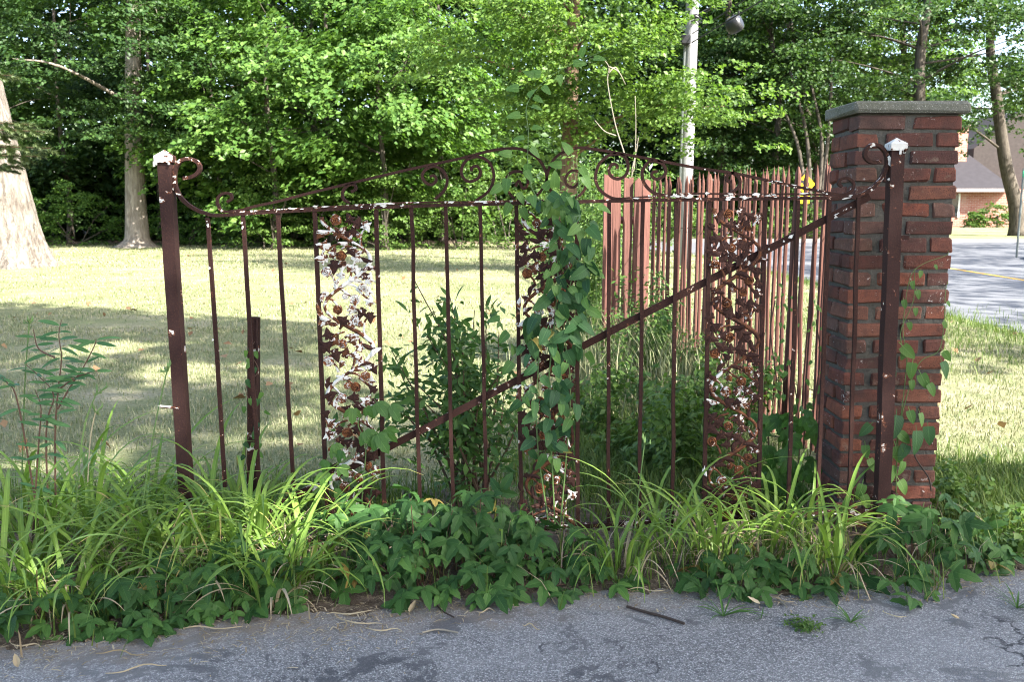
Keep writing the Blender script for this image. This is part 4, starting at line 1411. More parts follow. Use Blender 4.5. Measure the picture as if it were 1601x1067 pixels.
# yellow warning sign across the street
D = 39.0
c = W(1258.5, 288, D)
ys = thing('warning_sign', 'yellow warning sign with a black symbol seen through the pickets', 'road sign', (c.x, D, 0))
h = .44
def plate(cx, cz, pts, y, t, mat, name, parent):
    n = len(pts)
    v = [(cx + a, y, cz + b_) for a, b_ in pts] + [(cx + a, y + t, cz + b_) for a, b_ in pts]
    f = [tuple(reversed(range(n))), tuple(range(n, 2 * n))] + [(i, (i + 1) % n, n + (i + 1) % n, n + i) for i in range(n)]
    return MB().add((v, f)).build(name, M[mat], parent)
plate(c.x, c.z, [(0, -h), (h, 0), (0, h), (-h, 0)], D - .03, .012, 'yellow', 'panel', ys)
plate(c.x - .03, c.z, [(-.05, -.25), (.04, -.25), (.04, .0), (-.03, .10), (.02, .15), (-.17, .20), (-.15, .02), (-.10, .06), (-.05, -.02)], D - .036, .006, 'sign_black', 'symbol', ys)
plate(c.x + .14, c.z - .02, [(-.05, -.08), (.05, -.08), (.05, .08), (-.05, .08)], D - .036, .006, 'sign_black', 'symbol', ys)
plate(c.x, c.z - .66, [(-.22, -.16), (.22, -.16), (.22, .16), (-.22, .16)], D - .03, .012, 'yellow', 'plaque', ys)
MB().add(tube([(c.x, D, 0), (c.x, D, c.z + .2)], .03, 8)).build('post', M['steel'], ys)
# street-name sign at the right edge
c = W(1599, 272, 25.5)
gs = thing('street_sign', 'green street name sign on a thin steel post at the kerb corner', 'road sign', (c.x + .02, 25.5, 0))
MB().add(tube([(c.x + .02, 25.5, 0), (c.x + .02, 25.5, c.z + .15)], .03, 8)).build('post', M['steel'], gs)
plate(c.x + .34, c.z, [(-.36, -.09), (.36, -.09), (.36, .09), (-.36, .09)], 25.46, .01, 'green_sign', 'blade', gs)

# brick house
HD = 68.0
hp = lambda px, py, d=HD: W(px, py, d)
hx0 = hp(1470, 300).x
hz = hp(1520, 296).z
house = thing('brick_house', 'low pinkish brick house with a chimney and grey porch roof across the street', 'house', (hx0 + 6, HD, 0))
MB().add(box(hx0 + 1.0, hx0 + 22, HD, HD + 9, 0, hz + .02)).build('wall', M['house_brick'], house)
# gable end above, set back
xg0, xg1, zt = hp(1518, 300, HD + 3).x, hp(1700, 300, HD + 3).x, hp(1560, 195, HD + 3).z
b = MB()
zr = hp(1518, 232, HD + 3).z
b.add(([(xg0, HD + 3, hz - .3), (xg1, HD + 3, hz - .3), (xg1, HD + 3, zr), ((xg0 + xg1) / 2 - 1.3, HD + 3, zt + 1.0), (xg0, HD + 3, zr), (xg0, HD + 10, hz - .3), (xg1, HD + 10, hz - .3), (xg1, HD + 10, zr), ((xg0 + xg1) / 2 - 1.3, HD + 10, zt + 1.0), (xg0, HD + 10, zr)],
       [(0, 1, 2, 3, 4), (9, 8, 7, 6, 5), (0, 4, 9, 5), (1, 6, 7, 2), (4, 3, 8, 9), (3, 2, 7, 8)]))
b.build('gable', M['roof_tan'], house)
# porch roof: hipped, with a fascia
xe0, xe1 = hx0 + .3, hp(1577, 290).x
zl, zh = hz, hp(1500, 258).z
b = MB()
b.add(([(xe0, HD - 1.0, zl), (xe1, HD - 1.0, zl), (xe1 - 1.6, HD + 3, zh + .9), (xe0, HD + 3, zh + .9), (xe1, HD + 3, zl), (xe0, HD + 3, zl)], [(0, 1, 2, 3), (1, 4, 2), (0, 5, 4, 1), (3, 2, 4, 5), (0, 3, 5)]))
b.build('roof', M['roof'], house)
MB().add(box(xe0 - .02, xe1 + .03, HD - 1.08, HD - 1.005, zl - .22, zl + .04)).build('fascia', M['fascia'], house)
xc = hp(1505, 220, HD + 2).x
MB().add(box(xc - .50, xc + .50, HD + 2.2, HD + 3.2, zl, hp(1505, 196, HD + 2).z)).add(box(xc - .58, xc + .58, HD + 2.1, HD + 3.3, hp(1505, 196, HD + 2).z, hp(1505, 193, HD + 2).z)).build('chimney', M['house_brick'], house)
wd = MB().add(box(hp(1486, 320).x - .3, hp(1492, 320).x + .25, HD - .06, HD - .004, .8, hz - .4)).build('window', M['window'], house)
MB().add(box(hp(1492, 320).x + .25, hp(1492, 320).x + .38, HD - .10, HD - .002, .7, hz - .3)).build('frame', M['white_wood'], wd)
# shrubs against the house
for (px, wpx, hh, lab) in ((1524, 20, 1.1, 'small clipped dark shrub against the brick house wall'), (1560, 46, 1.75, 'wide clipped hedge shrub against the brick house wall')):
    c = hp(px, 340, HD - 2.2)
    r = wpx / 1400 * HD / 2 * 1.15
    o = thing('clipped_shrub', lab, 'shrub', (c.x, HD - 2.2, 0))
    C, O = ell_points((c.x, HD - 2.2, hh * .45), (r, r * .7, hh * .6), 60, .1, .6)
    V, F = leaf_cloud(C, O, .4, 40, .14, .2, .7)
    obj('foliage', fast_mesh('foliage', V - np.array([c.x, HD - 2.2, 0]), F, M['bush']), o, loc=(c.x, HD - 2.2, 0))
    MB().add(tube([(c.x, HD - 2.2, 0), (c.x, HD - 2.2, hh * .5)], .06, 6)).build('stem', M['bark_dark'], o)
# hedge row glimpsed through the pickets
for px, lab in ((1120, 'dark hedge glimpsed between pickets left of the yellow sign'), (1262, 'dark hedge bush glimpsed below the yellow sign')):
    x = gx(px, 41)
    o = thing('hedge', lab, 'hedge', (x, 41, 0))
    C, O = ell_points((x, 41, .55), (2.4, .8, .8), 90, .1, .6)
    V, F = leaf_cloud(C, O, .45, 40, .13, .2, .7)
    obj('foliage', fast_mesh('foliage', V - np.array([x, 41, 0]), F, M['bush']), o, loc=(x, 41, 0))
    MB().add(tube([(x, 41, 0), (x, 41, .6)], .06, 6)).build('stem', M['bark_dark'], o)

# ------------------------------------------------------------------ leaf shapes for the near plants
def leaf_shape(L_, wd, prof, fold=.25, curl=.18, teeth=0.0, rows=7, y0=0.0, rot=0.0, off=(0, 0, 0)):
    v, f, uv = [], [], []
    cr, sr = math.cos(rot), math.sin(rot)
    for i in range(rows + 1):
        t = i / rows
        hw = wd / 2 * prof(t)
        if teeth and 0 < i < rows:
            hw *= 1 + teeth * (1 if i % 2 else -1)
        y = y0 + L_ * t
        zc = -curl * L_ * t * t
        for sg in (-1, 0, 1):
            X, Y, Z = sg * hw, y - (0 if sg == 0 else teeth * L_ * .05), zc + abs(sg) * hw * fold
            v.append((X * cr - Y * sr + off[0], X * sr + Y * cr + off[1], Z + off[2]))
            uv.append((.5 + .5 * sg, t))
    for i in range(rows):
        a = i * 3
        f += [(a, a + 1, a + 4, a + 3), (a + 1, a + 2, a + 5, a + 4)]
    return v, f, uv
def join(parts):
    V, F, U = [], [], []
    for v, f, u in parts:
        n = len(V)
        V += v
        F += [tuple(i + n for i in q) for q in f]
        U += u
    return V, F, U
ovate = lambda t: max(.02, 1.9 * (t + .02) ** .5 * (1 - t) ** .8 * 1.02)
heart = lambda t: max(.02, (1.55 * (t + .12) ** .38 * (1 - t) ** .75)) if t < 1 else .02
lance = lambda t: max(.03, 1.55 * (t + .02) ** .55 * (1 - t) ** .7)
def stalk(L_, r=.0012):
    v = [(-r, 0, 0), (0, 0, r), (r, 0, 0), (-r, L_, 0), (0, L_, r), (r, L_, 0)]
    return v, [(0, 1, 4, 3), (1, 2, 5, 4)], [(.5, .5)] * 6
def trifoliate(s, k):
    q = random.Random(k)
    st_ = .028
    a = leaf_shape(.066 * s, .040 * s, ovate, .22, q.uniform(.15, .5), .12, 7, y0=st_ + .012)
    b_ = leaf_shape(.056 * s, .036 * s, ovate, .22, q.uniform(.15, .5), .12, 7, rot=R(q.uniform(58, 80)), off=(-.002, st_, 0))
    c = leaf_shape(.056 * s, .036 * s, ovate, .22, q.uniform(.15, .5), .12, 7, rot=-R(q.uniform(58, 80)), off=(.002, st_, 0))
    return join([stalk(st_ + .014), a, b_, c])
tri_d = [mesh('leaf', *(lambda t: (t[0], t[1], M['ivy'], t[2]))(trifoliate(random.uniform(.9, 1.25), k)), smooth=False) for k in range(6)]
tri_l = [mesh('leaf', *(lambda t: (t[0], t[1], M['ivy_light'], t[2]))(trifoliate(random.uniform(.7, .95), k + 9)), smooth=False) for k in range(4)]
M['ivy_old'] = leaf_mat('yellowing_ivy_leaflets', (0.15, 0.15, 0.03), (0.26, 0.16, 0.05), 0.25, 0.6, vein=0.3)
tri_y = [mesh('leaf', *(lambda t: (t[0], t[1], M['ivy_old'], t[2]))(trifoliate(random.uniform(.8, 1.0), k + 30)), smooth=False) for k in range(2)]
def mk(shape, mat):
    v, f, u = shape
    return mesh('leaf', v, f, M[mat], u, smooth=True)
cl_d = [mk(join([stalk(.02), leaf_shape(.074, .054, heart, .2, random.uniform(.1, .4), 0, 7, y0=.018)]), 'climber') for k in range(5)]
M['climber_old'] = leaf_mat('yellowing_climber_leaves', (0.16, 0.17, 0.035), (0.26, 0.21, 0.06), 0.3, 0.5, vein=0.3)
cl_o = [mk(join([stalk(.02), leaf_shape(.060, .040, heart, .6, random.uniform(.5, .9), .06, 7, y0=.018)]), 'climber_old') for k in range(2)]
cl_l = [mk(join([stalk(.02), leaf_shape(.060, .044, heart, .2, random.uniform(.1, .4), 0, 7, y0=.018)]), 'climber_light') for k in range(4)]
sh_m = [mk(join([stalk(.008), leaf_shape(.060, .026, lance, .3, random.uniform(-.1, .35), 0, 5, y0=.006)]), 'shrub') for k in range(5)]
la_m = [mk(join([stalk(.008), leaf_shape(.105, .034, lance, .25, random.uniform(.0, .45), 0, 7, y0=.006)]), 'lance') for k in range(5)]
def lobed(k):
    q = random.Random(k)
    return join([stalk(.03), leaf_shape(.085, .058, ovate, .15, q.uniform(.1, .4), .12, 7, y0=.028),
                 leaf_shape(.065, .046, ovate, .15, .25, .1, 6, rot=R(48), off=(0, .028, -.001)), leaf_shape(.065, .046, ovate, .15, .25, .1, 6, rot=-R(48), off=(0, .028, -.001))])
lb_m = [mk(lobed(k), 'ivy_light') for k in range(4)]
def frame(tip, normal):
    y = Vector(tip).normalized()
    z = Vector(normal)
    z = (z - y * z.dot(y))
    if z.length < 1e-4:
        z = Vector((0, 0, 1)) - y * y.z
    z.normalize()
    x = y.cross(z)
    return Matrix((x, y, z)).transposed().to_4x4()
def put_leaf(parent, me, pos, tip, normal, s=1.0, name='leaf'):
    m = Matrix.Translation(Vector(pos)) @ frame(tip, normal) @ Matrix.Scale(s, 4)
    return obj(name, me, parent, mat4=m)
def rv3(s):
    return Vector((random.gauss(0, s), random.gauss(0, s), random.gauss(0, s)))

# ------------------------------------------------------------------ day lilies
def blade(L_, wd, th0, bend, rows=11):
    """arching strap leaf in the XZ plane, rising from the origin"""
    v, f, uv = [], [], []
    x = z = 0.0
    for i in range(rows + 1):
        t = i / rows
        hw = wd / 2 * (min(1, .55 + t * 2.2)) * (1 - max(0, (t - .45) / .55) ** 1.7) + .0006
        a = th0 + bend * t ** 1.5
        for sg in (-1, 0, 1):
            v.append((x - (abs(sg) * .25 * hw) * math.cos(a) * -1 * 0, sg * hw, z + abs(sg) * hw * .45 * math.sin(min(a, 1.5) + .3)))
            uv.append((.5 + .5 * sg, t))
        x += math.sin(a) * L_ / rows
        z += math.cos(a) * L_ / rows
    for i in range(rows):
        a = i * 3
        f += [(a, a + 1, a + 4, a + 3), (a + 1, a + 2, a + 5, a + 4)]
    return v, f, uv
bl_m, dry_m = [], []
for k in range(20):
    v, f, uv = blade(random.uniform(.48, .80), random.uniform(.014, .021), random.uniform(.05, .6), random.uniform(1.4, 3.0))
    bl_m.append(mesh('blade', v, f, M['lily'], uv, smooth=True))
for k in range(5):
    v, f, uv = blade(random.uniform(.28, .45), random.uniform(.007, .013), random.uniform(.5, .9), random.uniform(1.1, 1.9))
    dry_m.append(mesh('dry_blade', v, f, M['dry_blade'], uv, smooth=True))
LIL = [(25, 2.98, 24, 1.0, 'daylily clump at the very left edge overhanging the drive'), (112, 2.92, 22, .8, 'small daylily clump drooping its blades onto the drive at far left'), (205, 3.18, 26, 1.0, 'daylily clump in the front row left of the gate post'),
       (60, 3.36, 26, 1.05, 'daylily clump around the foot of the tall lance leaved weed'), (150, 3.45, 26, 1.05, 'daylily clump right of the tall lance leaved weed'), (262, 3.30, 28, 1.05, 'daylily clump in front of the left gate post'),
       (338, 3.42, 30, 1.05, 'sunlit daylily clump at the foot of the left gate post'), (318, 3.10, 20, .8, 'low daylily clump in front of the sunlit one by the post'), (405, 3.32, 28, 1.05, 'daylily clump beneath the third gate bar'), (428, 3.02, 22, .85, 'daylily clump whose blades hang over dry litter on the drive'),
       (480, 3.25, 24, .95, 'daylily clump beside the foot of the white painted rose panel'), (390, 3.66, 22, 1.0, 'daylily clump around the short rusty stake'), (30, 3.78, 20, 1.0, 'rear daylily clump at the left edge against the lawn'), (140, 3.82, 20, 1.0, 'rear daylily clump left of the gate against the lawn'), (235, 3.75, 18, 1.0, 'rear daylily clump just behind the left gate post'),
       (972, 3.28, 24, .9, 'daylily clump at the front edge below the open middle bars'), (1045, 3.42, 28, 1.0, 'daylily clump below the bars left of the third rose panel'), (1120, 3.36, 26, 1.0, 'daylily clump at the foot of the third rose panel'),
       (1195, 3.44, 26, 1.0, 'daylily clump right of the third rose panel'), (1262, 3.50, 24, 1.0, 'daylily clump beside the brick pillar'), (1305, 3.30, 20, .95, 'daylily clump with long blades arching in front of the pillar'), (760, 3.42, 8, .8, 'few daylily blades poking through the dark ivy in the middle')]
for (px, D, n, s, lab) in LIL:
    x = gx(px, D)
    o = thing('daylily', lab, 'daylily', (x, D, 0), 'daylilies along the foot of the gate')
    n = int(n * (1.45 if px < 500 else 1.1))
    for k in range(n):
        r = .095 * math.sqrt(random.random())
        q = random.uniform(0, 6.283)
        az = q + random.gauss(0, .5)
        me = random.choice(bl_m)
        sc = s * (.88 if px < 500 else .80) * random.uniform(.75, 1.12)
        m = Matrix.Translation((x + r * math.cos(q), D + r * math.sin(q), .0)) @ Matrix.Rotation(az, 4, 'Z') @ Matrix.Rotation(random.gauss(0, .10), 4, 'Y') @ Matrix.Rotation(random.gauss(0, .12), 4, 'X') @ Matrix.Scale(sc, 4)
        obj('blade', me, o, mat4=m)
    for k in range(max(5, n // 3)):
        q = random.uniform(0, 6.283)
        m = Matrix.Translation((x + .05 * math.cos(q), D + .05 * math.sin(q), .01)) @ Matrix.Rotation(q, 4, 'Z') @ Matrix.Scale(random.uniform(.6, 1), 4)
        obj('dry_blade', random.choice(dry_m), o, mat4=m)
# tall thin scapes
for (pts, D, lab) in (([(104, 800), (128, 690), (152, 610)], 3.3, 'thin bare flower stalk leaning right at far left'), ([(200, 840), (238, 690), (262, 575)], 3.2, 'long thin flower stalk leaning towards the left gate post'), ([(985, 900), (1000, 760), (1008, 690)], 3.3, 'thin upright flower stalk before the open middle bars'),
                      ([(25, 790), (38, 620), (46, 500)], 3.5, 'tall thin green stalk at the left edge'), ([(130, 800), (140, 700), (150, 640)], 3.6, 'dry yellow flower stalk beside the lance leaved weed')):
    P = [W(a, c, D) for a, c in pts]
    P[0].z = 0
    o = thing('flower_stalk', lab, 'flower stalk', tuple(P[0]))
    MB().add(tube(catmull(P, 5), .0026, 5)).build('stem', M['stem_green' if 'dry' not in lab else 'dry_blade'], o)
    b = MB()
    for k in range(4):
        e = P[-1] + rv3(.012)
        b.add(tube([P[-1] + Vector((0, 0, -.015)), e, e + Vector((0, 0, .015))], [.002, .005, .001], 5))
    b.build('bud', M['stem_green'], o)

# ------------------------------------------------------------------ creeping ivy mounds
IVY = [(30, 2.86, .34, .16, .19, 26, 'dark creeper patch at the left edge beside the drive'), (170, 2.90, .30, .16, .17, 30, 'dark creeper patch under the daylilies at front left'), (290, 2.98, .28, .15, .17, 30, 'dark creeper patch in front of the left gate post'), (400, 3.06, .26, .15, .2, 26, 'dark creeper patch under the daylilies left of the first rose panel'),
       (560, 3.28, .27, .22, .30, 40, 'glossy creeper mound at the foot of the white painted rose panel'), (655, 3.22, .27, .24, .32, 48, 'large glossy creeper mound below the middle gate bars'), (745, 3.24, .25, .24, .32, 46, 'glossy creeper mound below the bars left of the middle rose panel'),
       (845, 3.25, .24, .22, .25, 34, 'low creeper patch in front of the middle rose panel'), (910, 3.22, .18, .14, .15, 16, 'thin creeper patch just right of the middle rose panel'), (1150, 3.16, .22, .12, .16, 24, 'dark creeper patch under the daylilies at the third rose panel'), (1245, 3.18, .18, .11, .14, 18, 'dark creeper patch left of the pillar by the drive'),
       (1440, 3.36, .24, .20, .30, 40, 'creeper heap climbing the foot of the brick pillar'), (1430, 3.12, .14, .10, .09, 8, 'creeper runner spreading onto the drive before the pillar'), (1510, 3.42, .16, .16, .16, 16, 'low creeper patch right of the pillar foot')]
for (px, D, rx, ry, H, n, lab) in IVY:
    x = gx(px, D)
    o = thing('creeper', lab, 'creeper', (x, D, 0), 'three leaved creepers along the drive')
    b = MB()
    n = int(n * 1.7)
    for k in range(n):
        r = math.sqrt(random.random())
        q = random.uniform(0, 6.283)
        ex, ey = r * math.cos(q), r * math.sin(q)
        hz_ = H * (1 - .75 * r * r) * (1 + .25 * ey)
        lay_ = random.choice((1, 1, .8, .55))
        P = Vector((x + ex * rx, D + ey * ry, max(.028, hz_ * lay_ + random.gauss(0, .012))))
        nrm_ = Vector((ex * .55, -.62 + ey * .35, 1.0)) + rv3(.24)
        tip = Vector((ex * .8, -.55 + ey * .5, -.45)) + rv3(.45)
        light = random.random() < .13
        put_leaf(o, random.choice(tri_y if random.random() < .035 else tri_l if light else tri_d), P, tip, nrm_, random.uniform(.55, 1.28))
        if k % 3 == 0:
            b.add(tube([(x + ex * rx * .5, D + ey * ry * .5 + .03, 0), (x + ex * rx * .8, D + ey * ry * .8 + .02, P.z * .6), tuple(P)], [.0028, .002, .0015], 4))
    b.build('stem', M['stem_red'], o)

# ------------------------------------------------------------------ vine over the middle panel
cv_ = thing('climbing_vine', 'heart leaved vine hanging thick over the middle rose panel and above the gate top', 'vine', (W(860, 800, 3.57).x, 3.57, 0))
b = MB()
stems = [[(868, 830), (862, 700), (858, 600), (866, 520), (872, 430), (866, 350), (845, 318), (830, 290), (825, 255), (826, 205), (823, 168), (840, 138), (868, 114), (905, 96), (950, 76), (992, 50)],
         [(875, 830), (885, 720), (892, 600), (880, 500), (896, 420), (885, 340), (866, 315), (872, 290), (862, 270)], [(858, 820), (840, 690), (842, 560), (850, 460), (880, 380), (900, 320), (905, 270), (896, 250)]]
for k, st_ in enumerate(stems):
    P = catmull([W(a, c, 3.57 if c > 320 else 3.60) for a, c in st_], 5)
    MB().add(tube(P, [max(.0009, .0035 - .003 * i / len(P)) for i in range(len(P))], 5)).build('stem', M['stem_green'], cv_)
def span(y):
    tab = [(312, 832, 905), (340, 852, 918), (380, 864, 924), (420, 862, 926), (470, 850, 924), (500, 822, 912), (540, 820, 905), (580, 818, 905), (640, 815, 900), (690, 818, 890), (730, 830, 880)]
    for (a, l0, r0), (b_, l1, r1) in zip(tab, tab[1:]):
        if a <= y <= b_:
            t = (y - a) / (b_ - a)
            return l0 + (l1 - l0) * t, r0 + (r1 - r0) * t
    return 840, 880
for k in range(190):
    y = 312 + 413 * random.random() ** 1.25
    a, c = span(y)
    xx = a + (c - a) * random.random()
    P = W(xx, y - 12, 3.59 - random.uniform(.015, .12))
    light = random.random() < (.45 if y < 470 else .12)
    tip = Vector((random.gauss(0, .7), -.3 + random.gauss(0, .45), -.8))
    put_leaf(cv_, random.choice(cl_o if random.random() < .05 else cl_l if light else cl_d), P, tip, Vector((random.gauss(0, .7), -1, .5 + random.gauss(0, .45))), random.uniform(.55, 1.08))
for (xx, y, dx, dy) in ((806, 243, -.9, .1), (826, 250, .2, -1), (818, 262, .4, -.7), (795, 272, -.2, -1), (806, 296, .3, -.8), (820, 305, .6, -.5), (846, 302, .3, .4), (866, 300, 0, .5), (824, 228, .8, -.5), (826, 215, -.9, -.2), (828, 200, .8, -.2), (820, 180, -.8, -.2), (826, 166, .9, -.1), (823, 155, .5, .3), (830, 150, .9, -.4), (818, 138, -.9, .1),
                        (845, 132, .7, -.6), (838, 122, -.6, .4), (873, 112, .1, -.9), (852, 118, -.6, .2), (890, 100, .6, .1), (905, 92, .3, .6), (922, 92, .4, .2), (790, 285, -.6, -.5), (812, 320, .4, -.8), (905, 256, .5, -.6), (896, 246, -.5, .4), (908, 270, .6, -.6), (884, 258, -.8, 0), (868, 318, .1, -1), (930, 322, .9, -.3), (800, 312, -.3, -1), (788, 498, -1, -.15), (800, 515, -.7, -.6), (805, 560, -.5, -.8), (916, 545, .5, -.9), (914, 480, .8, -.6), (920, 420, .8, -.5)):
    P = W(xx, y, 3.585)
    put_leaf(cv_, random.choice(cl_l), P, Vector((dx, -.2, dy)) + rv3(.12), Vector((0, -1, .5)) + rv3(.3), random.uniform(.65, .95) if y < 235 else random.uniform(.8, 1.1))

# vine up the pillar
pv = thing('pillar_vine', 'thin light green vine climbing the front of the brick pillar', 'vine', (W(1395, 800, 3.72).x, 3.74, 0))
b = MB()
pvs = [[(1392, 850), (1388, 760), (1402, 690), (1410, 640), (1418, 560), (1412, 520), (1416, 470), (1425, 430), (1445, 412), (1478, 400), (1484, 392)], [(1400, 800), (1405, 680), (1424, 600), (1440, 565), (1468, 548), (1476, 505), (1478, 460), (1482, 440)], [(1416, 560), (1408, 520), (1428, 470), (1430, 420)]]
pvp = []
for st_ in pvs:
    P = catmull([W(a, c, 3.755) for a, c in st_], 6)
    pvp += P
    MB().add(tube(P, [max(.001, .0026 - .0015 * i / len(P)) for i in range(len(P))], 5)).build('stem', M['stem_green'], pv)
for (xx, y, s, li) in ((1405, 535, 1, 1), (1395, 570, 1, 0), (1428, 560, .9, 1), (1436, 578, .9, 1), (1424, 590, .6, 1), (1448, 595, .9, 1), (1402, 640, 1.1, 0), (1420, 636, .8, 1), (1436, 640, .8, 1), (1432, 665, 1.1, 0), (1450, 660, .9, 0), (1400, 672, .9, 1), (1420, 690, .9, 0), (1398, 690, 1, 1), (1392, 720, 1, 1), (1412, 715, .8, 1), (1350, 750, .9, 1), (1346, 768, .9, 1), (1402, 745, 1, 1), (1380, 745, .9, 1), (1398, 770, .8, 1), (1470, 560, .8, 0), (1472, 545, .7, 1), (1356, 712, .8, 1), (1352, 690, .8, 1),
                    (1420, 500, .55, 1), (1430, 478, .5, 1), (1412, 465, .5, 1), (1432, 450, .5, 1), (1424, 436, .45, 1), (1440, 420, .4, 1), (1460, 412, .35, 1), (1478, 470, .35, 1), (1474, 500, .4, 1), (1418, 545, .6, 1), (1365, 660, .8, 0), (1362, 790, .9, 0), (1408, 790, .9, 0)):
    P = W(xx, y, 3.745 - random.uniform(0, .04))
    put_leaf(pv, random.choice(cl_l if li else cl_d), P, Vector((random.gauss(.15, .45), -.3, -1)), Vector((random.gauss(0, .4), -1, .4)), s * random.uniform(1.1, 1.35))
pc = thing('hanging_wire', 'thin dark wire hanging down the lower front of the pillar', 'wire', tuple(W(1436, 690, 3.78)))
MB().add(tube(catmull([W(1432, 690, 3.785), W(1430, 712, 3.775), W(1440, 730, 3.77), W(1452, 748, 3.77), W(1456, 768, 3.775)], 6), .0035, 6)).build('strand', M['twig'], pc)

# vine on the stake
sv = thing('stake_vine', 'small leaved vine twining up the short rusty stake', 'vine', (W(397, 700, 3.82).x, 3.82, 0))
P = catmull([W(a, c, 3.83) for a, c in ((396, 790), (384, 700), (403, 660), (384, 610), (404, 580), (390, 550), (398, 535))], 6)
MB().add(tube(P, .0018, 5)).build('stem', M['stem_red'], sv)
for (xx, y) in ((383, 545), (398, 546), (392, 540), (386, 558), (393, 566), (400, 572), (386, 590), (392, 620), (404, 620), (382, 632), (400, 672), (396, 690), (408, 660), (410, 610), (380, 690), (408, 690), (404, 705), (384, 710), (412, 640)):
    put_leaf(sv, random.choice(cl_l + cl_d), W(xx, y, 3.82), Vector((random.gauss(0, .5), -.2, -1)), Vector((random.gauss(0, .4), -1, .4)), random.uniform(.42, .6))

# creeper on the foot of panel one
lv1 = thing('panel_creeper', 'lobed leaf creeper climbing the lower half of the white painted rose panel', 'vine', (W(560, 800, 3.56).x, 3.56, 0))
P = catmull([W(a, c, 3.58) for a, c in ((570, 860), (566, 780), (572, 700), (560, 660), (590, 630), (606, 630))], 5)
MB().add(tube(P, .0025, 5)).build('stem', M['stem_green'], lv1)
for (xx, y, s) in ((552, 632, .8), (570, 632, .7), (585, 625, .9), (606, 628, 1.0), (565, 668, 1.1), (585, 672, 1.2), (600, 664, .9), (520, 690, .7), (512, 715, .8), (528, 725, .7), (515, 700, .6), (535, 700, .7), (505, 732, .9), (575, 800, .9), (556, 810, .9), (545, 780, .7), (590, 790, .9), (530, 760, .6)):
    put_leaf(lv1, random.choice(lb_m), W(xx, y, 3.565 - random.uniform(0, .03)), Vector((random.gauss(.1, .5), -.3, -1)), Vector((random.gauss(0, .4), -1, .5)), s * random.uniform(.75, .95))

# ------------------------------------------------------------------ shrub behind the gate
SD = 4.15
sb = thing('wild_shrub', 'bushy green shrub growing behind the middle gate bars left of the vine', 'shrub', (gx(735, SD), SD, 0))
ends = [(645, 432, 3.95), (700, 450, 4.2), (697, 500, 4.0), (742, 485, 4.2), (760, 470, 4.3), (665, 520, 4.0), (612, 548, 4.0), (620, 570, 4.3), (640, 590, 3.9), (780, 520, 4.2), (800, 560, 4.1), (690, 560, 3.9), (720, 540, 4.4), (655, 620, 3.8), (760, 590, 3.9), (770, 640, 3.8), (700, 640, 3.75), (630, 650, 3.9), (740, 610, 4.4), (790, 600, 4.4), (810, 650, 4.0), (612, 620, 4.1), (675, 480, 4.1), (725, 580, 3.85)]
nleaf = 0
isl_c, isl_o = [], []
for e in ends:
    E = W(*e)
    base = Vector((gx(735 + random.uniform(-30, 30), SD), SD + random.uniform(-.1, .1), 0))
    mid = base.lerp(E, .5) + Vector((random.gauss(0, .05), random.gauss(0, .05), .08))
    P = catmull([base, mid, E], 10)
    MB().add(tube(P, [.008 - .0065 * i / len(P) for i in range(len(P))], 5)).build('branch', M['stem_brown'], sb)
    for i in range(6, len(P)):
        d = (P[i] - P[i - 1]).normalized()
        if i < len(P) - 4 and random.random() < .85:   # side twig
            sdv = (rv3(1) + Vector((0, -.3, .5))).normalized()
            tl = random.uniform(.08, .2)
            tw = P[i] + (sdv + d * .7).normalized() * tl
            isl_c.append(tuple(P[i].lerp(tw, .75)))
            isl_o.append(tuple(Vector((sdv.x, sdv.y, 0)).normalized()))
            k2 = 3
            for q in range(k2):
                if nleaf < 290:
                    tip = (tw - P[i]).normalized() + rv3(.55)
                    put_leaf(sb, random.choice(sh_m), P[i].lerp(tw, (q + 1) / k2), tip, Vector((0, -.8, 1)) + rv3(.45), random.uniform(.85, 1.35))
                    nleaf += 1
        if i % 2 and nleaf < 290:
            put_leaf(sb, random.choice(sh_m), P[i], d * .6 + rv3(.7), Vector((0, -.5, 1)) + rv3(.45), random.uniform(.8, 1.2))
            nleaf += 1
for k in range(60):      # dense dark foot of the shrub
    q = random.uniform(0, 6.28)
    isl_c.append((gx(715, SD) + random.gauss(0, .20), SD - .1 + random.gauss(0, .16), abs(random.gauss(.26, .16)) + .04))
    isl_o.append((math.cos(q), math.sin(q), 0))
V, F = leaf_cloud(np.array(isl_c), np.array(isl_o), .085, 7, .056, .2, .6, thick=.5, wr=(.16, .24))
o = obj('foliage', fast_mesh('foliage', V - np.array(tuple(sb.location)), F, M['shrub_isl']), sb, loc=tuple(sb.location))
o['kind'] = 'stuff'

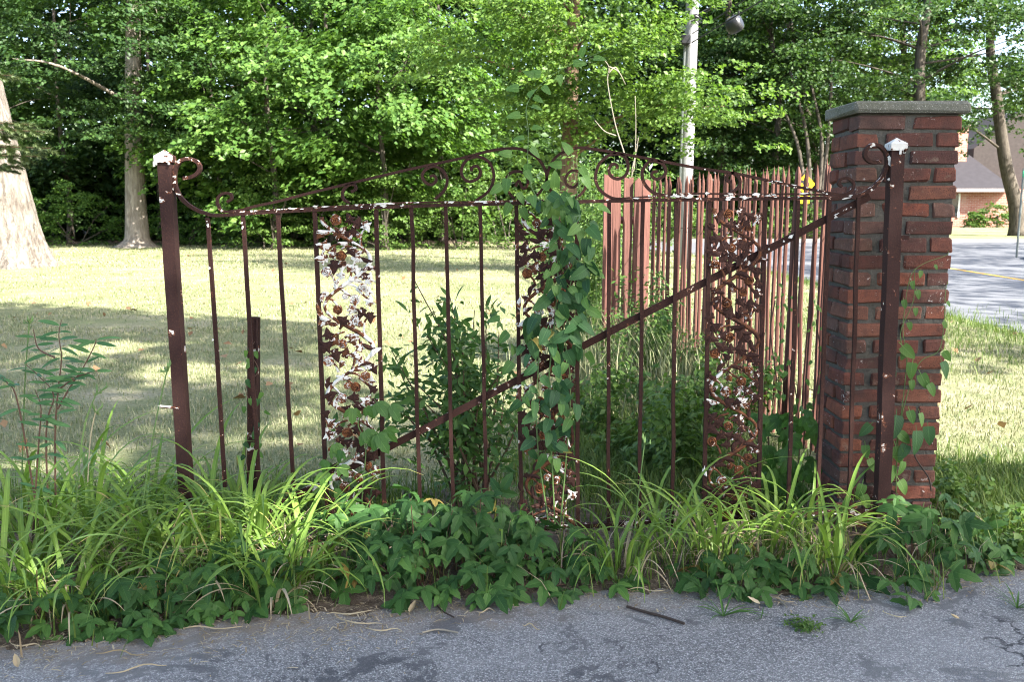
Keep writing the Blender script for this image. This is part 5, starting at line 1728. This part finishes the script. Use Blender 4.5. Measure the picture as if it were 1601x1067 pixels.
# tall lance-leaved weed at the left
tw_ = thing('milkweed', 'tall red stemmed weed with long lance leaves at the left', 'weed', (W(80, 780, 3.45).x, 3.45, 0))
ws = [([(82, 790), (86, 690), (91, 610), (96, 560), (92, 525), (96, 500)], 10), ([(90, 640), (110, 605), (130, 575), (148, 540), (150, 530)], 7), ([(70, 760), (72, 680), (84, 620), (62, 590), (40, 570)], 7), ([(42, 790), (60, 700), (64, 640), (55, 610)], 6), ([(91, 610), (120, 590), (158, 578)], 5), ([(60, 750), (30, 640), (12, 600), (2, 590)], 5), ([(86, 560), (60, 545), (52, 515)], 4)]
for pts, k in ws:
    P = [W(a, c, 3.45) for a, c in pts]
    if pts[0][1] > 745:
        P[0].z = 0
    P = catmull(P, 5)
    MB().add(tube(P, [max(.001, .0042 - .003 * i / len(P)) for i in range(len(P))], 5)).build('stem', M['stem_red'], tw_)
    n = len(P)
    for j in range(k):
        i = int(n * (.22 + .76 * j / k))
        for sgn in (-1, 1):
            put_leaf(tw_, random.choice(la_m), P[min(i, n - 1)], Vector((sgn * random.uniform(.6, 1.1), -.3 + random.gauss(0, .3), random.uniform(-.25, .5))), Vector((0, -.75, .8)) + rv3(.25), random.uniform(.45, .85))

# grape-like leaves behind the third panel, up the pickets
gvn = thing('fence_vine', 'broad leaved vine rambling between the third rose panel and the pillar', 'vine', (W(1235, 800, 4.2).x, 4.2, 0))
b = MB()
for pts in ([(1235, 830), (1225, 700), (1215, 600), (1205, 520), (1212, 470)], [(1240, 830), (1250, 700), (1245, 620), (1232, 560)], [(1230, 830), (1265, 720), (1272, 640), (1282, 560), (1276, 500)], [(1225, 830), (1205, 740), (1200, 660)]):
    MB().add(tube(catmull([W(a, c, 4.25) for a, c in pts], 5), .003, 5)).build('stem', M['stem_brown'], gvn)
for k in range(110):
    y = random.uniform(560, 800)
    xx = random.gauss(1232, 26) if y > 620 else random.choice((1208, 1228, 1275)) + random.gauss(0, 9)
    put_leaf(gvn, random.choice(lb_m if y > 630 else cl_l), W(min(1284, xx), y, 4.2 - random.uniform(-.1, .2)), Vector((random.gauss(0, .6), -.3, -.8)), Vector((random.gauss(0, .4), -1, .6)) + rv3(.2), random.uniform(.7, 1.05) * (1 if y > 640 else .55))
for k in range(34):
    y = random.uniform(440, 580)
    put_leaf(gvn, random.choice(cl_l), W(random.choice((1210, 1222, 1240, 1278)) + random.gauss(0, 6), y, 4.5), Vector((random.gauss(0, .7), -.3, -.6)), Vector((0, -1, .5)) + rv3(.3), random.uniform(.3, .5))

# ------------------------------------------------------------------ loose weeds behind the open bars
wl = [(930, 5.4, .45, .28, 'leafy weed clump just right of the vine covered panel'), (990, 6.4, .66, .32, 'tall fine leaved weed before the brown boards'), (1050, 5.3, .46, .25, 'weed clump behind the bars left of the third rose panel'), (1020, 7.0, .85, .36, 'tall sunlit weed growing against the brown boards'), (1085, 6.2, .6, .25, 'weed clump along the foot of the pickets'), (950, 8.2, 1.75, .5, 'bright overgrown weed bush left of the brown boards'), (900, 8.6, 1.55, .6, 'sunlit overgrown bush behind the vine covered panel'), (1150, 5.3, .55, .3, 'low weed clump behind the third rose panel'), (1075, 4.5, .45, .24, 'young sapling weed with a dark stem behind the bars'), (1000, 4.8, .22, .3, 'low weed patch behind the open bars')]
for (px, D, h, r, lab) in wl:
    x = gx(px, D)
    o = thing('weed', lab, 'weed', (x, D, 0), 'weeds behind the gate')
    b = MB()
    C, O = [], []
    for k in range(12 if h < 1.4 else 44):
        q = random.uniform(0, 6.28)
        rr = r * math.sqrt(random.random())
        E = Vector((x + rr * math.cos(q), D + rr * math.sin(q), h * random.uniform(.55, 1.08)))
        B_ = Vector((x + rr * .4 * math.cos(q), D + rr * .4 * math.sin(q), 0))
        P = catmull([B_, B_.lerp(E, .5) + Vector((0, 0, h * .1)), E], 6)
        b.add(tube(P, [.0038 - .0025 * i / len(P) for i in range(len(P))], 4))
        for i in range(2, len(P)):
            C.append(tuple(P[i]))
            O.append((math.cos(q), math.sin(q), 0))
    b.build('stem', M['stem_green'], o)
    V, F = leaf_cloud(np.array(C), np.array(O), .085, 9, .05, .2, .6, thick=.35, wr=(.18, .28))
    oo = obj('foliage', fast_mesh('foliage', V - np.array([x, D, 0]), F, M['weed_isl']), o, loc=(x, D, 0))
    oo['kind'] = 'stuff'

# ------------------------------------------------------------------ grass
def grass(name, pts, hmin, hmax, wd, mat, lean=.55):
    """upright bent blades, two triangles each; pts (n,2)"""
    N = len(pts)
    p = np.stack([pts[:, 0], pts[:, 1], np.full(N, .001)], 1)
    a = rng.uniform(0, 2 * np.pi, N)
    d = np.stack([np.cos(a), np.sin(a), np.zeros(N)], 1)
    s = np.stack([-np.sin(a), np.cos(a), np.zeros(N)], 1) * (wd * rng.uniform(.6, 1.3, N))[:, None]
    h = rng.uniform(hmin, hmax, N)
    ln = rng.uniform(.1, lean * 2, N) * h
    up_ = np.array([0, 0, 1.0])
    m = p + d * (ln * .35)[:, None] + up_ * (h * .6)[:, None]
    t = p + d * ln[:, None] + up_ * (h * rng.uniform(.75, 1, N))[:, None]
    V = np.stack([p - s, p + s, m + s * .7, m - s * .7, t], 1)
    i = np.arange(N)[:, None] * 5
    F = np.concatenate([i + np.array([[0, 1, 2]]), i + np.array([[0, 2, 3]]), i + np.array([[3, 2, 4]])], 0)
    o = obj(name, fast_mesh(name, V.reshape(-1, 3), F, M[mat]))
    o['kind'] = 'stuff'
    return o
def field(n, y0, y1, pw=1.0):
    y = y0 + (y1 - y0) * rng.uniform(0, 1, n) ** pw
    x = rng.uniform(-1, 1, n) * (y * .66 + .5)
    return np.stack([x, y], 1)
def notroad(P):
    return P[~((P[:, 0] > ROAD_L - .05) & (P[:, 1] < 40)) & ~((P[:, 1] > 29.5) & (P[:, 0] > .8) & (P[:, 1] < 37.7))]
def clump(P, sc, th):
    f = np.sin(P[:, 0] * sc + 1.3 * np.sin(P[:, 1] * sc * .7)) + np.sin(P[:, 1] * sc * 1.1 + 1.7 * np.sin(P[:, 0] * sc * .6)) + rng.normal(0, .8, len(P))
    return P[f > th]
A = clump(notroad(field(150000, 4.0, 10.5, .85)), 3.1, -1.0)
B = clump(notroad(field(120000, 10, 22, .9)), 1.9, -.9)
Cc = notroad(field(60000, 21, 36))
grass('lawn_grass', A, .015, .045, .0024, 'blade_lawn')
grass('lawn_grass', B, .018, .05, .0042, 'blade_lawn')
grass('lawn_grass', Cc, .02, .06, .009, 'blade_lawn')
# fresh tufts: right of the pillar, behind the gate, along the road edge
def tufts(n, cx, cy, sx, sy):
    return np.stack([rng.normal(cx, sx, n), rng.normal(cy, sy, n)], 1)
T = np.concatenate([tufts(5200, gx(1540, 4.3), 4.35, .32, .22), tufts(2600, gx(1600, 3.9), 3.9, .3, .12), tufts(5200, gx(960, 4.6), 4.6, .35, .4), tufts(4200, gx(1040, 5.0), 5.2, .3, .5), tufts(2500, gx(470, 4.0), 4.05, .3, .15), tufts(2600, gx(200, 4.1), 4.1, .6, .15), tufts(2200, gx(1150, 4.4), 4.4, .25, .3),
                    np.stack([rng.normal(5.55, .12, 6000), rng.uniform(8, 26, 6000)], 1), tufts(5000, 4.5, 10.5, .9, 1.6)])
T = T[~((T[:, 0] > PX0 - .03) & (T[:, 0] < PX1 + .03) & (T[:, 1] > PY0 - .03) & (T[:, 1] < PY1 + .03))]
grass('tall_grass', T, .04, .14, .0032, 'blade_green', .5)
VG = np.concatenate([tufts(60 if px < 700 else 45, gx(px, D), D, .11, .08) for (px, D, n, s, lab) in LIL] + [tufts(26, gx(px, D), D, rx * .7, ry * .6) for (px, D, rx, ry, H, n, lab) in IVY])
VG = VG[~((VG[:, 0] > PX0 - .03) & (VG[:, 0] < PX1 + .03) & (VG[:, 1] > PY0 - .03))]
grass('verge_grass', VG, .07, .27, .0024, 'blade_green', .5)
grass('dry_verge_grass', VG[::4] + rng.normal(0, .03, VG[::4].shape), .08, .26, .0026, 'straw_isl', .9)
TG = np.concatenate([tufts(900, gx(985, 6.8), 6.9, .35, .4), tufts(900, gx(1060, 6.2), 6.0, .2, .5), tufts(300, gx(1010, 7.4), 7.3, .2, .15)])
grass('seeding_grass', TG, .25, .75, .003, 'blade_lawn', .25)

# fallen leaves strewn over the lawn
Pf = notroad(np.concatenate([field(170, 5, 14), field(160, 12, 33)]))
aa = rng.uniform(0, 6.28, len(Pf))
V, F = leaf_cloud(np.stack([Pf[:, 0], Pf[:, 1], np.full(len(Pf), .035)], 1), np.stack([np.cos(aa), np.sin(aa), np.zeros(len(Pf))], 1), .02, 1, .085, .1, .35, thick=.2)
o = obj('fallen_leaves', fast_mesh('fallen_leaves', V, F, M['fallen']))
o['kind'] = 'stuff'
# ------------------------------------------------------------------ litter on the drive and soil
Nn = 2600
ii = rng.integers(2, len(line) - 2, Nn)
lx = np.array([p.x for p in line])
ly = np.array([p.y for p in line])
ex = lx[ii] + rng.normal(0, .05, Nn)
off = rng.normal(.02, .13, Nn)
onleft = np.where(ex < -.15, 1, .6)
ey = ly[ii] + off * onleft - np.where((ex < -.3) & (ex > -1.0), rng.uniform(0, .12, Nn), 0)
a = rng.uniform(0, 6.28, Nn)
Ln = rng.uniform(.004, .022, Nn)
d = np.stack([np.cos(a), np.sin(a), np.zeros(Nn)], 1)
s = np.stack([-np.sin(a), np.cos(a), np.zeros(Nn)], 1) * rng.uniform(.0008, .0025, Nn)[:, None]
c = np.stack([ex, ey, np.full(Nn, .013)], 1)
zt = np.zeros((Nn, 3))
zt[:, 2] = rng.uniform(0, .006, Nn)
V = np.stack([c - d * Ln[:, None] - s, c - d * Ln[:, None] + s, c + s * 1.2 + zt, c - s * 1.2 + zt, c + d * Ln[:, None]], 1)
i = np.arange(Nn)[:, None] * 5
F = np.concatenate([i + np.array([[0, 1, 2]]), i + np.array([[0, 2, 3]]), i + np.array([[3, 2, 4]])], 0)
o = obj('dry_litter', fast_mesh('dry_litter', V.reshape(-1, 3), F, M['straw_isl']))
o['kind'] = 'stuff'
# fallen straw blades one could pick up
straw = [(40, 1012, 60, 8, 'pale straw at the left edge of the drive'), (215, 1048, 90, -14, 'pale straw lying furthest out on the drive at left'), (190, 1024, 80, 4, 'long pale straw on the drive left of the others'), (330, 985, 100, -3, 'long straw at the soil edge left of the litter heap'),
         (545, 962, 70, -8, 'pale straw on the brown litter heap, upper one'), (560, 976, 80, 12, 'pale straw on the brown litter heap, middle one'), (600, 988, 60, 6, 'pale straw on the brown litter heap, lower one'), (760, 958, 30, -10, 'short straw at the creeper edge below the middle bars'),
         (830, 982, 30, 24, 'short straw on the open drive below the middle rose panel'), (1010, 925, 60, 4, 'straw at the soil edge above the dark twig'), (1225, 942, 34, 20, 'curved straw on the drive beside the crabgrass tuft'), (1400, 966, 34, 25, 'straw on the drive below the creeper runner')]
for i, (px, py, lp, ang, lab) in enumerate(straw):
    c = G(px, py, .013)
    l = lp / 1400 * c.y * 1.03
    o = thing('straw', lab, 'straw', tuple(c))
    q = R(-ang)
    pts = [c + Vector((t * l * math.cos(q), t * l * math.sin(q) * 1.4 + .012 * math.sin(t * 7 + i), .003 + .005 * abs(math.sin(t * 5 + i)))) for t in np.linspace(-.5, .5, 8)]
    MB().add(tube(pts, [.0006 + .0019 * math.sin(math.pi * (k + .4) / 8) for k in range(8)], 5)).build('strip', M['dry_blade'], o)
tw = [([(980, 949), (1010, 958), (1040, 966), (1070, 976)], .0048, 'dark straight twig lying on the drive below the open bars'), ([(660, 990), (685, 985), (716, 990)], .003, 'short pale forked twig on the drive below the middle bars'), ([(678, 940), (690, 955), (710, 966)], .0028, 'short dark twig at the creeper edge on the drive'), ([(1215, 936), (1224, 944), (1230, 950)], .003, 'tiny twig on the drive left of the pillar')]
for pts, r, lab in tw:
    P = [G(a, c, .016) for a, c in pts]
    o = thing('twig', lab, 'twig', tuple(P[0]))
    MB().add(tube(catmull(P, 4), r, 6)).build('stick', M['twig' if 'dark' in lab else 'dead_wood'], o)
# brown curled leaves
curl_m = mesh('blade', *leaf_shape(.05, .026, ovate, .7, -.5, .05, 6)[:2], M['dry_blade'], leaf_shape(.05, .026, ovate, .7, -.5, .05, 6)[2])
for i, (px, py, lab) in enumerate(((28, 1044, 'reddish curled dead leaf on the drive at far left'), (1580, 930, 'tan curled dead leaf at the right edge of the drive'), (1188, 945, 'small curled dead leaf left of the drive weeds'), (640, 958, 'pale curled dead leaf at the creeper edge'), (1500, 968, 'tiny dead leaf on the drive before the pillar'))):
    c = G(px, py, .018)
    o = thing('dead_leaf', lab, 'dead leaf', tuple(c))
    put_leaf(o, curl_m, c, Vector((random.gauss(0, 1), random.gauss(0, 1), .1)), Vector((0, -.3, 1)), .9)

# weeds growing out of the asphalt
gbm = []
for k in range(5):
    v, f, uv = blade(random.uniform(.10, .17), random.uniform(.004, .007), random.uniform(.7, 1.1), random.uniform(.5, 1.0), 6)
    gbm.append(mesh('blade', v, f, M['ivy_light'], uv, smooth=True))
for (px, py, n, s, lab) in ((1131, 965, 17, 1.0, 'spreading crabgrass tuft in the drive below the third panel'), (1330, 975, 16, .75, 'small crabgrass tuft in the drive before the pillar'), (1590, 952, 14, 1.0, 'crabgrass tuft at the right edge of the drive'), (1190, 968, 9, .4, 'tiny green weed beside the spreading crabgrass'), (1590, 860, 16, 1.0, 'grass tuft at the right edge above the drive')):
    c = G(px, py, .008)
    o = thing('crabgrass', lab, 'grass tuft', tuple(c), 'weeds growing out of the drive')
    for k in range(n):
        m = Matrix.Translation(c) @ Matrix.Rotation(random.uniform(0, 6.28), 4, 'Z') @ Matrix.Scale(s * random.uniform(.6, 1.1), 4)
        obj('blade', random.choice(gbm), o, mat4=m)
c = G(1255, 982, .008)
o = thing('spurge', 'low mat of tiny leaved spurge in the drive', 'weed', tuple(c))
pts = np.stack([rng.normal(c.x, .03, 90), rng.normal(c.y, .03, 90), rng.uniform(.012, .03, 90)], 1)
aa = rng.uniform(0, 6.28, 90)
V, F = leaf_cloud(pts, np.stack([np.cos(aa), np.sin(aa), np.zeros(90)], 1), .012, 4, .011, .1, .4)
obj('foliage', fast_mesh('foliage', V - np.array(tuple(c)), F, M['weed_isl']), o, loc=tuple(c))['kind'] = 'stuff'
# low weeds on the right verge
for (px, D, r, h, lab) in ((1530, 3.72, .16, .10, 'low leafy weed right of the pillar foot'), (1590, 3.62, .18, .11, 'low leafy weed at the right edge of the verge'), (1560, 3.5, .12, .07, 'small weed where the verge meets the drive'), (1478, 4.05, .08, .2, 'upright weed beside the back of the pillar foot')):
    x = gx(px, D)
    o = thing('verge_weed', lab, 'weed', (x, D, 0), 'weeds on the verge by the pillar')
    C = np.stack([rng.normal(x, r, 60), rng.normal(D, r * .6, 60), np.abs(rng.normal(h * .5, h * .35, 60)) + .015], 1)
    aa = rng.uniform(0, 6.28, 60)
    V, F = leaf_cloud(C, np.stack([np.cos(aa), np.sin(aa), np.zeros(60)], 1), .035, 5, .034, .2, .5, thick=.3)
    obj('foliage', fast_mesh('foliage', V - np.array([x, D, 0]), F, M['weed_isl']), o, loc=(x, D, 0))['kind'] = 'stuff'
    MB().add(tube([(x, D, 0), (x, D, h)], .002, 4)).build('stem', M['stem_green'], o)
